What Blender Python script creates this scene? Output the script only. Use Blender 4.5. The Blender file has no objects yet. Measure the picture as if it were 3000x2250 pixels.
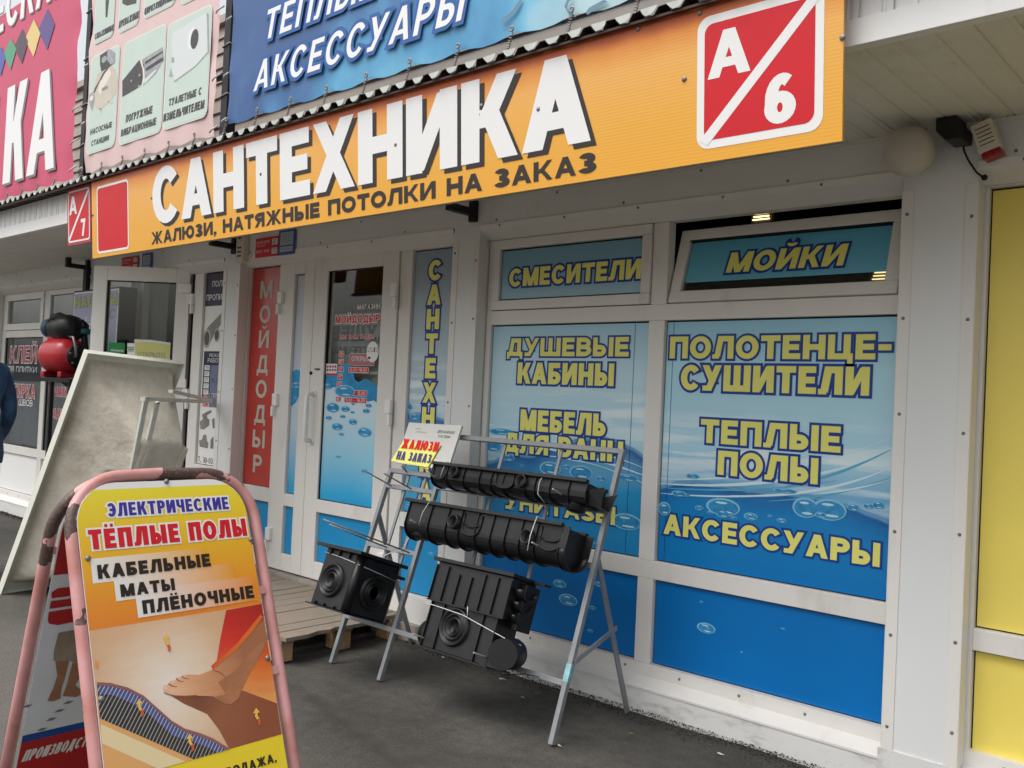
import bpy, math, random
from mathutils import Vector, Matrix, noise
random.seed(7)
R_ = math.radians
sc = bpy.context.scene
col = sc.collection

# ---------------------------------------------------------------- camera
F_PX, YAW, PITCH, ROLL = 2658.98, 0.72977233, 0.01734456, -0.04714932   # focal length in px of the 3000 px wide photo
CAM = Vector((0.0, -3.6, 1.42))
fw = Vector((-math.sin(YAW)*math.cos(PITCH), math.cos(YAW)*math.cos(PITCH), math.sin(PITCH)))
rt = Vector((math.cos(YAW), math.sin(YAW), 0)); dn = -rt.cross(fw)
cr, sr = math.cos(ROLL), math.sin(ROLL)
rt, dn = cr*rt + sr*dn, -sr*rt + cr*dn
cam = bpy.data.cameras.new('camera'); cam_o = bpy.data.objects.new('camera', cam); col.objects.link(cam_o)
cam.sensor_width = 36; cam.lens = F_PX/3000*36; cam.clip_start = 0.05; cam.clip_end = 900
M = Matrix(((rt.x, -dn.x, -fw.x, CAM.x), (rt.y, -dn.y, -fw.y, CAM.y), (rt.z, -dn.z, -fw.z, CAM.z), (0, 0, 0, 1)))
cam_o.matrix_world = M
sc.camera = cam_o

# ---------------------------------------------------------------- sky, sun, exposure
w = bpy.data.worlds.new('World'); sc.world = w; w.use_nodes = True
nt = w.node_tree; bg = nt.nodes['Background']
sky = nt.nodes.new('ShaderNodeTexSky'); sky.sky_type = 'NISHITA'; sky.sun_disc = False
SUN_EL, SUN_AZ = R_(58), R_(35)
sky.sun_elevation = SUN_EL; sky.sun_rotation = SUN_AZ
sky.dust_density = 6.0; sky.air_density = 1.6; sky.ozone_density = 1.0
hsv = nt.nodes.new('ShaderNodeHueSaturation'); hsv.inputs['Saturation'].default_value = 0.24
nt.links.new(sky.outputs[0], hsv.inputs['Color']); nt.links.new(hsv.outputs[0], bg.inputs[0])
bg.inputs[1].default_value = 0.15
sun = bpy.data.lights.new('sun', 'SUN'); sun.energy = 0.5; sun.angle = R_(40); sun.color = (1, .97, .93)
so = bpy.data.objects.new('sun', sun); col.objects.link(so)
sd = Vector((-0.25, -0.62, 1.25)).normalized()
so.rotation_euler = sd.to_track_quat('Z', 'Y').to_euler()
sky.sun_elevation = math.asin(sd.z); sky.sun_rotation = math.atan2(sd.x, sd.y)
sc.view_settings.view_transform = 'Standard'; sc.view_settings.look = 'None'
sc.view_settings.gamma = 1; sc.view_settings.use_curve_mapping = False
sc.view_settings.exposure = 0.58

# ---------------------------------------------------------------- helpers
def ray(px, py):
    return fw + rt*((px-1500)/F_PX) + dn*((py-1125)/F_PX)
class Plane:
    """a flat sheet in the place: origin, right vector, up vector; the normal looks at the viewer's side"""
    def __init__(s, o, ex, ey):
        s.o = Vector(o); s.ex = Vector(ex).normalized(); s.ey = Vector(ey).normalized(); s.n = s.ex.cross(s.ey)
    def uv(s, px, py, off=0):
        r = ray(px, py); o = s.o + s.n*off
        t = (o-CAM).dot(s.n)/r.dot(s.n); p = CAM + r*t - o
        return (p.dot(s.ex), p.dot(s.ey))
    def pt(s, u, v, off=0): return s.o + s.ex*u + s.ey*v + s.n*off
def YP(y): return Plane((0, y, 0), (1, 0, 0), (0, 0, 1))
def at_y(px, py, y): u, v = YP(y).uv(px, py); return Vector((u, y, v))
def at_z(px, py, z):
    r = ray(px, py); return CAM + r*((z-CAM.z)/r.z)
def at_d(px, py, d): return CAM + ray(px, py)*d

def tag(o, label=None, cat=None, group=None, kind=None):
    if label: o['label'] = label
    if cat: o['category'] = cat
    if group: o['group'] = group
    if kind: o['kind'] = kind
    return o
def empty(name, loc, label=None, cat=None, group=None, kind=None):
    o = bpy.data.objects.new(name, None); col.objects.link(o); o.location = loc
    o.empty_display_size = .1
    return tag(o, label, cat, group, kind)
def wpos(o):
    p = Vector((0, 0, 0))
    while o: p = p + o.location; o = o.parent
    return p
class MB:
    def __init__(s): s.v = []; s.f = []; s.m = []; s.sm = []
    def add(s, vs, fs, mi=0, smooth=False):
        b = len(s.v); s.v += [tuple(v) for v in vs]
        for f in fs: s.f.append([b+i for i in f]); s.m.append(mi); s.sm.append(smooth)
        return s
    def box(s, x0, x1, y0, y1, z0, z1, mi=0):
        return s.add([(x0,y0,z0),(x1,y0,z0),(x1,y1,z0),(x0,y1,z0),(x0,y0,z1),(x1,y0,z1),(x1,y1,z1),(x0,y1,z1)],
              [(0,3,2,1),(4,5,6,7),(0,1,5,4),(1,2,6,5),(2,3,7,6),(3,0,4,7)], mi)
    def obox(s, o, ex, ey, ez, a, mi=0):
        """oriented box: a = (x0,x1,y0,y1,z0,z1) along ex, ey, ez from o"""
        x0,x1,y0,y1,z0,z1 = a; o = Vector(o)
        P = lambda x,y,z: o + ex*x + ey*y + ez*z
        return s.add([P(x0,y0,z0),P(x1,y0,z0),P(x1,y1,z0),P(x0,y1,z0),P(x0,y0,z1),P(x1,y0,z1),P(x1,y1,z1),P(x0,y1,z1)],
              [(0,3,2,1),(4,5,6,7),(0,1,5,4),(1,2,6,5),(2,3,7,6),(3,0,4,7)], mi)
    def bar(s, a, b, wx, wy, up=(0,0,1), mi=0):
        a = Vector(a); b = Vector(b); d = (b-a); L = d.length; d.normalize()
        u = Vector(up); u = (u - d*u.dot(d)).normalized(); v = d.cross(u)
        return s.obox(a, v, u, d, (-wx/2,wx/2,-wy/2,wy/2,0,L), mi)
    def tube(s, pts, r, n=10, mi=0, caps=True, smooth=True):
        pts = [Vector(p) for p in pts]; rs = r if isinstance(r, (list, tuple)) else [r]*len(pts)
        vs = []; u = None
        for i, p in enumerate(pts):
            d = (pts[min(i+1, len(pts)-1)] - pts[max(i-1, 0)]).normalized()
            if u is None:
                u = d.orthogonal().normalized()
            u = (u - d*u.dot(d)).normalized(); v = d.cross(u)
            for k in range(n):
                a = 2*math.pi*k/n; vs.append(p + u*(math.cos(a)*rs[i]) + v*(math.sin(a)*rs[i]))
        fs = []
        for i in range(len(pts)-1):
            for k in range(n): fs.append((i*n+k, i*n+(k+1)%n, (i+1)*n+(k+1)%n, (i+1)*n+k))
        s.add(vs, fs, mi, smooth)
        if caps: 
            b = len(s.v)-len(vs)
            s.f.append([b+k for k in range(n)][::-1]); s.m.append(mi); s.sm.append(False)
            s.f.append([b+(len(pts)-1)*n+k for k in range(n)]); s.m.append(mi); s.sm.append(False)
        return s
    def lathe(s, o, ax, prof, n=20, mi=0, smooth=True):
        """prof: list of (distance along ax, radius)"""
        o = Vector(o); ax = Vector(ax).normalized(); u = ax.orthogonal().normalized(); v = ax.cross(u); vs = []
        for h, r in prof:
            for k in range(n):
                a = 2*math.pi*k/n; vs.append(o + ax*h + u*(math.cos(a)*r) + v*(math.sin(a)*r))
        fs = [(i*n+k, i*n+(k+1)%n, (i+1)*n+(k+1)%n, (i+1)*n+k) for i in range(len(prof)-1) for k in range(n)]
        return s.add(vs, fs, mi, smooth)
    def poly(s, pl, pts, off=0, mi=0):
        """flat polygon on a Plane, pts in its (u, v)"""
        vs = [pl.pt(u, v, off) for u, v in pts]
        a = sum(pts[i][0]*pts[(i+1)%len(pts)][1]-pts[(i+1)%len(pts)][0]*pts[i][1] for i in range(len(pts)))
        f = list(range(len(pts)));  f = f if a > 0 else f[::-1]
        return s.add(vs, [f], mi)
    def slab(s, pl, pts, off, th, mi=0):
        """polygon with thickness: front face at off, back at off-th"""
        a = sum(pts[i][0]*pts[(i+1)%len(pts)][1]-pts[(i+1)%len(pts)][0]*pts[i][1] for i in range(len(pts)))
        if a < 0: pts = pts[::-1]
        n = len(pts); vs = [pl.pt(u, v, off) for u, v in pts] + [pl.pt(u, v, off-th) for u, v in pts]
        fs = [list(range(n)), list(range(2*n-1, n-1, -1))] + [(i, i+n, (i+1)%n+n, (i+1)%n) for i in range(n)]
        return s.add(vs, fs, mi)
    def build(s, name, mats, parent=None, origin=None, bevel=0, label=None, cat=None, group=None, kind=None):
        if not isinstance(mats, (list, tuple)): mats = [mats]
        if parent is not None: base = wpos(parent)
        elif origin is not None: base = Vector(origin)
        else:
            xs = [v[0] for v in s.v]; ys = [v[1] for v in s.v]; zs = [v[2] for v in s.v]
            base = Vector(((min(xs)+max(xs))/2, (min(ys)+max(ys))/2, min(zs)))
        me = bpy.data.meshes.new(name)
        me.from_pydata([(v[0]-base.x, v[1]-base.y, v[2]-base.z) for v in s.v], [], s.f)
        for m in mats: me.materials.append(m)
        me.polygons.foreach_set('material_index', s.m); me.polygons.foreach_set('use_smooth', s.sm)
        me.update()
        o = bpy.data.objects.new(name, me); col.objects.link(o)
        if parent is not None: o.parent = parent
        else: o.location = base
        if bevel:
            b = o.modifiers.new('b', 'BEVEL'); b.width = bevel; b.segments = 2; b.limit_method = 'ANGLE'; b.angle_limit = R_(40)
        return tag(o, label, cat, group, kind)
def dup(o, delta, parent, label=None):
    c = o.copy(); col.objects.link(c); c.parent = parent; c.location = o.location + Vector(delta)
    if label: c['label'] = label
    return c
def rrect(x0, x1, y0, y1, r, n=5):
    pts = []
    for cx, cy, a0 in ((x1-r, y1-r, 0), (x0+r, y1-r, 90), (x0+r, y0+r, 180), (x1-r, y0+r, 270)):
        for k in range(n+1):
            a = R_(a0 + 90*k/n); pts.append((cx+r*math.cos(a), cy+r*math.sin(a)))
    return pts
def ell(cx, cy, rx, ry, n=20): return [(cx+rx*math.cos(2*math.pi*k/n), cy+ry*math.sin(2*math.pi*k/n)) for k in range(n)]

# ---------------------------------------------------------------- materials
MATS = {}
def mat(name, c, rough=.5, metal=0, var=0, vscale=6, bump=0, bscale=60, dirt=0, dirtc=(.12,.10,.08), dscale=3, spec=.32, coat=0, emit=None, stretch=(1,1,1), dthr=.55, alpha=None):
    m = bpy.data.materials.new(name); m.use_nodes = True; t = m.node_tree; b = t.nodes['Principled BSDF']
    b.inputs['Base Color'].default_value = (*c, 1); b.inputs['Roughness'].default_value = rough
    b.inputs['Metallic'].default_value = metal; b.inputs['Specular IOR Level'].default_value = spec
    b.inputs['Coat Weight'].default_value = coat; b.inputs['Coat Roughness'].default_value = .08
    geo = t.nodes.new('ShaderNodeNewGeometry'); mp = t.nodes.new('ShaderNodeMapping'); mp.inputs['Scale'].default_value = stretch
    t.links.new(geo.outputs['Position'], mp.inputs[0])
    cur = None
    def N(scale, detail=4, rough_=.6):
        n = t.nodes.new('ShaderNodeTexNoise'); n.inputs['Scale'].default_value = scale; n.inputs['Detail'].default_value = detail
        n.inputs['Roughness'].default_value = rough_; t.links.new(mp.outputs[0], n.inputs['Vector']); return n
    if var:
        n = N(vscale); r = t.nodes.new('ShaderNodeMapRange'); r.inputs['From Min'].default_value = .3; r.inputs['From Max'].default_value = .7
        r.inputs['To Min'].default_value = 1-var; r.inputs['To Max'].default_value = 1+var; t.links.new(n.outputs[0], r.inputs[0])
        mx = t.nodes.new('ShaderNodeVectorMath'); mx.operation = 'SCALE'; mx.inputs[0].default_value = c
        t.links.new(r.outputs[0], mx.inputs['Scale']); cur = mx.outputs[0]
    if dirt:
        n = N(dscale, 8, .7); r = t.nodes.new('ShaderNodeMapRange'); r.inputs['From Min'].default_value = dthr; r.inputs['From Max'].default_value = dthr+.2
        r.inputs['To Max'].default_value = dirt; t.links.new(n.outputs[0], r.inputs[0])
        mx = t.nodes.new('ShaderNodeMix'); mx.data_type = 'RGBA'; t.links.new(r.outputs[0], mx.inputs[0])
        if cur: t.links.new(cur, mx.inputs[6])
        else: mx.inputs[6].default_value = (*c, 1)
        mx.inputs[7].default_value = (*dirtc, 1); cur = mx.outputs[2]
    if cur: t.links.new(cur, b.inputs['Base Color'])
    if bump:
        n = N(bscale, 6); bp = t.nodes.new('ShaderNodeBump'); bp.inputs['Strength'].default_value = bump; bp.inputs['Distance'].default_value = .01
        t.links.new(n.outputs[0], bp.inputs['Height']); t.links.new(bp.outputs[0], b.inputs['Normal'])
    if emit:
        b.inputs['Emission Color'].default_value = (*emit[0], 1); b.inputs['Emission Strength'].default_value = emit[1]
    MATS[name] = m; return m
def glass(name, tint=(.8,.85,.85), refl=1.0, base=.06):
    m = bpy.data.materials.new(name); m.use_nodes = True; t = m.node_tree; t.nodes.remove(t.nodes['Principled BSDF'])
    out = t.nodes['Material Output']; tr = t.nodes.new('ShaderNodeBsdfTransparent'); tr.inputs[0].default_value = (*tint, 1)
    gl = t.nodes.new('ShaderNodeBsdfGlossy'); gl.inputs['Roughness'].default_value = .03; gl.inputs[0].default_value = (refl, refl, refl, 1)
    lw_ = t.nodes.new('ShaderNodeLayerWeight'); lw_.inputs[0].default_value = .5
    pw = t.nodes.new('ShaderNodeMath'); pw.operation = 'POWER'; pw.inputs[1].default_value = 5; t.links.new(lw_.outputs['Facing'], pw.inputs[0])
    ad = t.nodes.new('ShaderNodeMath'); ad.operation = 'MULTIPLY_ADD'; ad.inputs[1].default_value = .9; ad.inputs[2].default_value = base; t.links.new(pw.outputs[0], ad.inputs[0])
    mx = t.nodes.new('ShaderNodeMixShader'); t.links.new(ad.outputs[0], mx.inputs[0]); t.links.new(tr.outputs[0], mx.inputs[1]); t.links.new(gl.outputs[0], mx.inputs[2])
    t.links.new(mx.outputs[0], out.inputs[0]); return m
def film(name, stops, wave=None, axis=2, rough=.28, streak=0, tint_noise=.05, col2=None):
    """printed sheet whose colours change with height (stops: (z, colour)); wave = (z0, amplitude, colour below edge)"""
    m = bpy.data.materials.new(name); m.use_nodes = True; t = m.node_tree; b = t.nodes['Principled BSDF']
    b.inputs['Roughness'].default_value = rough; b.inputs['Specular IOR Level'].default_value = .3
    geo = t.nodes.new('ShaderNodeNewGeometry'); sx = t.nodes.new('ShaderNodeSeparateXYZ'); t.links.new(geo.outputs['Position'], sx.inputs[0])
    def math_(op, a, b_=None, c_=None):
        n = t.nodes.new('ShaderNodeMath'); n.operation = op
        for i, q in enumerate((a, b_, c_)):
            if q is None: continue
            if isinstance(q, (int, float)): n.inputs[i].default_value = q
            else: t.links.new(q, n.inputs[i])
        return n.outputs[0]
    def ns(scale, vec=None, detail=3, sc3=None):
        n = t.nodes.new('ShaderNodeTexNoise'); n.inputs['Scale'].default_value = scale; n.inputs['Detail'].default_value = detail
        src = geo.outputs['Position']
        if sc3:
            mp = t.nodes.new('ShaderNodeMapping'); mp.inputs['Scale'].default_value = sc3; t.links.new(src, mp.inputs[0]); src = mp.outputs[0]
        t.links.new(src, n.inputs['Vector']); return n.outputs[0]
    z = sx.outputs[2]
    z0, z1 = stops[0][0], stops[-1][0]
    f = math_('DIVIDE', math_('SUBTRACT', z, z0), z1-z0)
    f = math_('ADD', f, math_('MULTIPLY', math_('SUBTRACT', ns(2.5), .5), tint_noise))
    cr_ = t.nodes.new('ShaderNodeValToRGB'); t.links.new(f, cr_.inputs[0]); e = cr_.color_ramp.elements
    e[0].position = 0; e[0].color = (*stops[0][1], 1); e[1].position = 1; e[1].color = (*stops[-1][1], 1)
    for zz, c in stops[1:-1]:
        q = e.new((zz-z0)/(z1-z0)); q.color = (*c, 1)
    cur = cr_.outputs[0]
    def mix(fac, a, c2):
        mx = t.nodes.new('ShaderNodeMix'); mx.data_type = 'RGBA'; t.links.new(fac, mx.inputs[0]); t.links.new(a, mx.inputs[6])
        if isinstance(c2, tuple): mx.inputs[7].default_value = (*c2, 1)
        else: t.links.new(c2, mx.inputs[7])
        return mx.outputs[2]
    if wave:
        zw, amp, ph, cb, cd = wave
        x = sx.outputs[0]
        edge = math_('ADD', zw, math_('MULTIPLY', math_('SINE', math_('MULTIPLY_ADD', x, 3.1, ph)), amp))
        edge = math_('ADD', edge, math_('MULTIPLY', math_('SINE', math_('MULTIPLY_ADD', x, 9.0, ph*2)), amp*.22))
        edge = math_('ADD', edge, math_('MULTIPLY', math_('SUBTRACT', ns(5, sc3=(1,1,.4)), .5), amp*1.1))
        d = math_('SUBTRACT', edge, z)                      # depth under the water line
        # pale swirls above the line
        sw = ns(2.6, detail=6, sc3=(.8, 1, 8.0))
        sw = math_('SMOOTH_MIN', math_('MULTIPLY', math_('MAXIMUM', math_('SUBTRACT', sw, .47), 0), 8.0), 1.0, .1)
        near = math_('SUBTRACT', 1, math_('MINIMUM', math_('MULTIPLY', math_('ABSOLUTE', math_('ADD', d, .15)), 4.2), 1))
        cur = mix(math_('MULTIPLY', math_('MULTIPLY', sw, near), .95), cur, (.76, .88, .91))
        below = math_('MINIMUM', math_('MAXIMUM', math_('MULTIPLY', d, 120), 0), 1)
        dark = math_('SUBTRACT', 1, math_('MINIMUM', math_('MAXIMUM', math_('MULTIPLY', d, 9), 0), 1))
        s2 = math_('MULTIPLY', ns(4.0, detail=5, sc3=(1.2, 1, 6)), dark)
        bc = t.nodes.new('ShaderNodeMix'); bc.data_type = 'RGBA'; bc.inputs[6].default_value = (*cb, 1); bc.inputs[7].default_value = (*cd, 1)
        t.links.new(math_('MINIMUM', math_('MULTIPLY', s2, 1.9), 1), bc.inputs[0])
        rim = math_('MULTIPLY', math_('SUBTRACT', 1, math_('MINIMUM', math_('MULTIPLY', math_('ABSOLUTE', math_('SUBTRACT', d, .012)), 75), 1)), .55)
        lowmix = mix(math_('MINIMUM', math_('MULTIPLY', math_('MAXIMUM', d, 0), 4), 1), bc.outputs[2], cr_.outputs[0])
        cur = mix(below, cur, lowmix)
        cur = mix(rim, cur, (.30, .62, .80))
    t.links.new(cur, b.inputs['Base Color']); MATS[name] = m
    return m

PVC = mat('white_pvc', (.72,.70,.67), .42, var=.035, vscale=2.2, dirt=.34, dirtc=(.34,.30,.25), dscale=5, dthr=.57, spec=.4, stretch=(1,1,.35))
CLAD = mat('white_cladding', (.70,.715,.715), .45, var=.03, vscale=1.6, dirt=.3, dirtc=(.36,.32,.27), dscale=4, dthr=.58, spec=.35, stretch=(1,1,.4))
GASKET = mat('black_gasket', (.012,.012,.012), .6)
SCREW = mat('grey_screw', (.22,.215,.21), .45, metal=.5)
PLINTH = mat('dirty_white_plinth', (.66,.66,.65), .5, var=.05, vscale=3, dirt=.7, dirtc=(.22,.19,.16), dscale=7, dthr=.53, stretch=(.6,1,1.6))
CONC = mat('old_concrete', (.30,.27,.24), .9, var=.3, vscale=8, bump=.6, bscale=30, dirt=.6, dirtc=(.08,.07,.06), dscale=9)
SOFF = mat('soffit_plastic', (.70,.68,.61), .42, var=.05, vscale=1.5, dirt=.35, dirtc=(.30,.26,.20), dscale=3, dthr=.55)
FASC = mat('fascia_plastic', (.76,.76,.75), .4, var=.03, vscale=3, dirt=.3, dirtc=(.42,.38,.34), dscale=6, dthr=.6, stretch=(1,1,.3))
BROWN = mat('brown_sheet_steel', (.05,.035,.028), .6, var=.2)
FLAP = mat('weathered_roof_lip', (.52,.55,.52), .6, var=.12, vscale=20)
BLACKM = mat('black_painted_steel', (.012,.011,.013), .5, var=.3)
SIDING = mat('beige_siding', (.42,.385,.34), .7, var=.1, vscale=3, dirt=.3, dscale=5)
STEEL = mat('grey_painted_steel', (.24,.25,.26), .42, metal=.25, var=.12, vscale=14, dirt=.35, dirtc=(.16,.14,.13), dscale=18, dthr=.6)
ROD = mat('bare_steel_rod', (.28,.26,.25), .4, metal=.6, var=.2, vscale=30)
PLAS = mat('black_plastic', (.0085,.0085,.0095), .40, var=.2, vscale=10, dirt=.45, dirtc=(.035,.033,.031), dscale=11, spec=.36, dthr=.57)
PLAS2 = mat('black_plastic_inner', (.008,.008,.009), .5)
TIE = mat('white_nylon', (.6,.6,.58), .5)
WOOD = mat('weathered_boards', (.25,.205,.16), .8, var=.22, vscale=5, bump=.5, bscale=12, dirt=.6, dirtc=(.13,.11,.09), dscale=5, stretch=(14,1.2,14), dthr=.48)
WOOD2 = mat('cut_timber', (.42,.26,.14), .8, var=.25, vscale=12, bump=.4, bscale=30, dirt=.4, dscale=12)
PAPER = mat('white_paper', (.70,.69,.66), .7, var=.05, vscale=8, dirt=.2, dirtc=(.45,.42,.38), dscale=8)
WHITE = mat('white_print', (.80,.80,.79), .45)
INK = mat('black_print', (.018,.017,.016), .45)
REDP = mat('red_print', (.60,.012,.022), .4, var=.04)
YEL = mat('yellow_print', (.80,.77,.19), .4, var=.03)
NAVYO = mat('navy_outline_print', (.008,.045,.28), .4)
DOORWHITE = mat('cream_print', (.52,.50,.44), .45)
ORANGE_T = mat('white_sign_print', (.80,.80,.80), .4)
DK = mat('dark_sign_print', (.035,.028,.027), .5)
LAMPW = mat('opal_globe', (.50,.46,.40), .3, var=.06, vscale=8, spec=.5)
CREAM = mat('cream_plastic', (.62,.58,.47), .45, var=.05, vscale=9)
REDL = mat('red_lens', (.30,.008,.012), .2)
DARKIN = mat('dark_interior', (.10,.095,.085), .9, var=.3, vscale=1.5)
WARM = mat('lit_lamp_louvre', (.9,.8,.5), .5, emit=((1, .74, .34), 2.2))
GL = glass('clear_glass', (.62,.66,.66), .9, .05)
GLD = glass('door_glass', (.93,.95,.94), .9, .04)
# ---------------------------------------------------------------- block lettering (flat print) built from strokes
def union(quads):
    """union of convex polygons -> trapezoids, by horizontal slabs"""
    ys = set(); E = []
    for qi, q in enumerate(quads):
        for i in range(len(q)):
            a, b = q[i], q[(i+1) % len(q)]
            ys.add(round(a[1], 5))
            if abs(a[1]-b[1]) > 1e-6:
                if a[1] > b[1]: a, b = b, a
                E.append((a[0], a[1], b[0], b[1], qi, min(a[0], b[0]), max(a[0], b[0])))
    for i in range(len(E)):
        ax, ay, bx, by, qi, mn, mx = E[i]
        for j in range(i+1, len(E)):
            cx, cy, dx, dy, qj, mn2, mx2 = E[j]
            if qi == qj or cy >= by or dy <= ay or mn2 > mx or mx2 < mn: continue
            s1 = (bx-ax)/(by-ay); s2 = (dx-cx)/(dy-cy)
            if abs(s1-s2) < 1e-6: continue
            y = (cx - ax + s1*ay - s2*cy)/(s1-s2)
            if max(ay, cy)+1e-4 < y < min(by, dy)-1e-4: ys.add(round(y, 5))
    ys = sorted(ys); out = []; openp = {}
    for y0, y1 in zip(ys, ys[1:]):
        if y1-y0 < 1e-4: continue
        ym = (y0+y1)/2; iv = {}
        for k, e in enumerate(E):
            if e[1] <= ym < e[3]:
                x = e[0]+(e[2]-e[0])*(ym-e[1])/(e[3]-e[1]); iv.setdefault(e[4], []).append((x, k))
        L = []
        for q, xs in iv.items():
            if len(xs) >= 2: xs.sort(); L.append((xs[0], xs[-1]))
        L.sort(); mg = []
        for a, b in L:
            if mg and a[0] <= mg[-1][1][0]+1e-6:
                if b[0] > mg[-1][1][0]: mg[-1] = (mg[-1][0], b)
            else: mg.append((a, b))
        ex = lambda k, y: E[k][0]+(E[k][2]-E[k][0])*(y-E[k][1])/(E[k][3]-E[k][1])
        new = {}
        for a, b in mg:
            key = (a[1], b[1])
            if key in openp: new[key] = (openp[key][0], y1)
            else: new[key] = (y0, y1)
        for key, (s, e_) in openp.items():
            if key not in new: out.append(((ex(key[0], s), s), (ex(key[1], s), s), (ex(key[1], e_), e_), (ex(key[0], e_), e_)))
        openp = new
    for key, (s, e_) in openp.items():
        ex = lambda k, y: E[k][0]+(E[k][2]-E[k][0])*(y-E[k][1])/(E[k][3]-E[k][1])
        out.append(((ex(key[0], s), s), (ex(key[1], s), s), (ex(key[1], e_), e_), (ex(key[0], e_), e_)))
    return out
GW = {'А':.86,'Б':.72,'В':.76,'Г':.62,'Д':.90,'Е':.66,'Ё':.66,'Ж':1.2,'З':.70,'И':.82,'Й':.82,'К':.80,'Л':.84,'М':1.0,'Н':.80,'О':.90,'П':.80,'Р':.72,'С':.84,'Т':.74,
      'У':.82,'Ф':1.0,'Х':.84,'Ц':.86,'Ч':.74,'Ш':1.1,'Щ':1.18,'Ъ':.86,'Ы':1.0,'Ь':.70,'Э':.78,'Ю':1.16,'Я':.76,'.':.22,',':.24,'-':.42,' ':.38,':':.22,
      '0':.66,'1':.44,'2':.66,'3':.68,'4':.70,'5':.66,'6':.68,'7':.64,'8':.70,'9':.68,'G':.84,'I':.24,'S':.7,'!':.22}
def prims(ch, w, t):
    W = GW[ch]; P = []
    r = lambda x0, y0, x1, y1: P.append(('r', x0, y0, x1, y1))
    p = lambda xb, xt, yb=0, yt=1, ww=None: P.append(('p', xb, xt, yb, yt, ww or w))
    a = lambda cx, cy, rx, ry, a0, a1, ww=None, tt=None: P.append(('a', cx, cy, rx, ry, a0, a1, ww or w, tt or t))
    def bowl(x0, x1, y0, y1):
        rr = min((x1-x0)*.55, max((y1-y0)*.62, w*1.15)); r(x0, y1-t, x1-rr+.004, y1); r(x0, y0, x1-rr+.004, y0+t); a(x1-rr, (y0+y1)/2, rr, (y1-y0)/2, -90, 90)
    st = lambda x, y0=0, y1=1: r(x, y0, x+w, y1)
    if ch == 'А': p(0, W/2-w/2); p(W-w, W/2-w/2); r(W*.2, .2, W*.8, .2+t*.85)
    elif ch == 'Б': st(0); r(0, 1-t, W*.93, 1); bowl(w*.5, W, 0, .6)
    elif ch == 'В': st(0); bowl(w*.5, W*.95, .5-t/2, 1); bowl(w*.5, W, 0, .5+t/2)
    elif ch == 'Г': st(0); r(0, 1-t, W, 1)
    elif ch == 'Д': r(0, 0, W, t); r(0, -.16, w*.7, t*.5); r(W-w*.7, -.16, W, t*.5); st(W*.88-w); r(W*.26, 1-t, W*.88, 1); p(W*.08, W*.26)
    elif ch in 'ЕЁ':
        st(0); r(0, 0, W, t); r(0, 1-t, W*.97, 1); r(0, .5-t/2, W*.92, .5+t/2)
        if ch == 'Ё': r(W*.12, 1.08, W*.38, 1.24); r(W*.60, 1.08, W*.86, 1.24)
    elif ch == 'Ж': st(W/2-w/2); p(0, W/2-w*.75, 0, .56); p(W-w, W/2-w*.25, 0, .56); p(W/2-w*.75, w*.08, .44, 1); p(W/2-w*.25, W-w*1.08, .44, 1)
    elif ch in 'З3': a(W*.47, 1-.27-.005, W*.47, .275, -88, 160); a(W*.48, .28, W*.52, .28, -160, 88); r(W*.32, .5-t/2, W*.55, .5+t/2)
    elif ch in 'ИЙ':
        st(0); st(W-w); p(w*.15, W-w*1.15, .03, .97, w*.95)
        if ch == 'Й': a(W/2, 1.25, W*.26, .17, 180, 360, w*.6, t*.6)
    elif ch == 'К': st(0); p(w*.7, W-w*1.05, .40, 1); p(W-w*.98, w*.95, 0, .62)
    elif ch == 'Л': st(W-w); r(W*.24, 1-t, W, 1); p(W*.07, W*.24, t*.3, 1); r(-W*.02, 0, W*.07+w*.8, t*.8)
    elif ch == 'М': st(0, 0, 1); st(W-w); p(W/2-w/2, w*.1, .0, 1); p(W/2-w/2, W-w*1.1, .0, 1)
    elif ch == 'Н': st(0); st(W-w); r(0, .5-t/2, W, .5+t/2)
    elif ch in 'О0': a(W/2, .5, W/2, .51, 0, 360)
    elif ch == 'П': st(0); st(W-w); r(0, 1-t, W, 1)
    elif ch == 'Р': st(0); bowl(w*.5, W, .38, 1)
    elif ch == 'С': a(W*.52, .5, W*.52, .51, 38, 322)
    elif ch == 'Т': st(W/2-w/2); r(0, 1-t, W, 1)
    elif ch == 'У': p(W*.16, W-w); p(W*.37, 0, .36, 1); r(W*.04, 0, W*.30, t*.85)
    elif ch == 'Ф': st(W/2-w/2, -.05, 1.05); a(W/2, .5, W/2, .36, 0, 360)
    elif ch == 'Х': p(0, W-w*1.05); p(W-w, w*.05)
    elif ch == 'Ц': st(0); st(W-.08-w); r(0, 0, W, t); r(W-w*.75, -.17, W, t*.6)
    elif ch == 'Ч': st(W-w); st(0, .55, 1); a(W*.5, .60, W*.5, .24, 180, 270); r(W*.5, .36, W-w*.5, .36+t)
    elif ch in 'ШЩ':
        V = W-.08 if ch == 'Щ' else W
        st(0); st(V/2-w/2); st(V-w); r(0, 0, W, t)
        if ch == 'Щ': r(W-w*.7, -.17, W, t*.6)
    elif ch == 'Ь': st(0); bowl(w*.5, W, 0, .6)
    elif ch == 'Ъ': st(.16); r(0, 1-t, .2, 1); bowl(.16, W, 0, .6)
    elif ch == 'Ы': st(0); bowl(w*.5, W*.66, 0, .6); st(W-w)
    elif ch == 'Э': a(W*.48, .5, W*.52, .51, -140, 140); r(W*.3, .5-t/2, W*.85, .5+t/2)
    elif ch == 'Ю': st(0); r(0, .5-t/2, W*.4, .5+t/2); a(W*.66, .5, W*.34, .51, 0, 360)
    elif ch == 'Я':
        st(W-w); rr = min(W*.5, .42); x0 = rr
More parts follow.
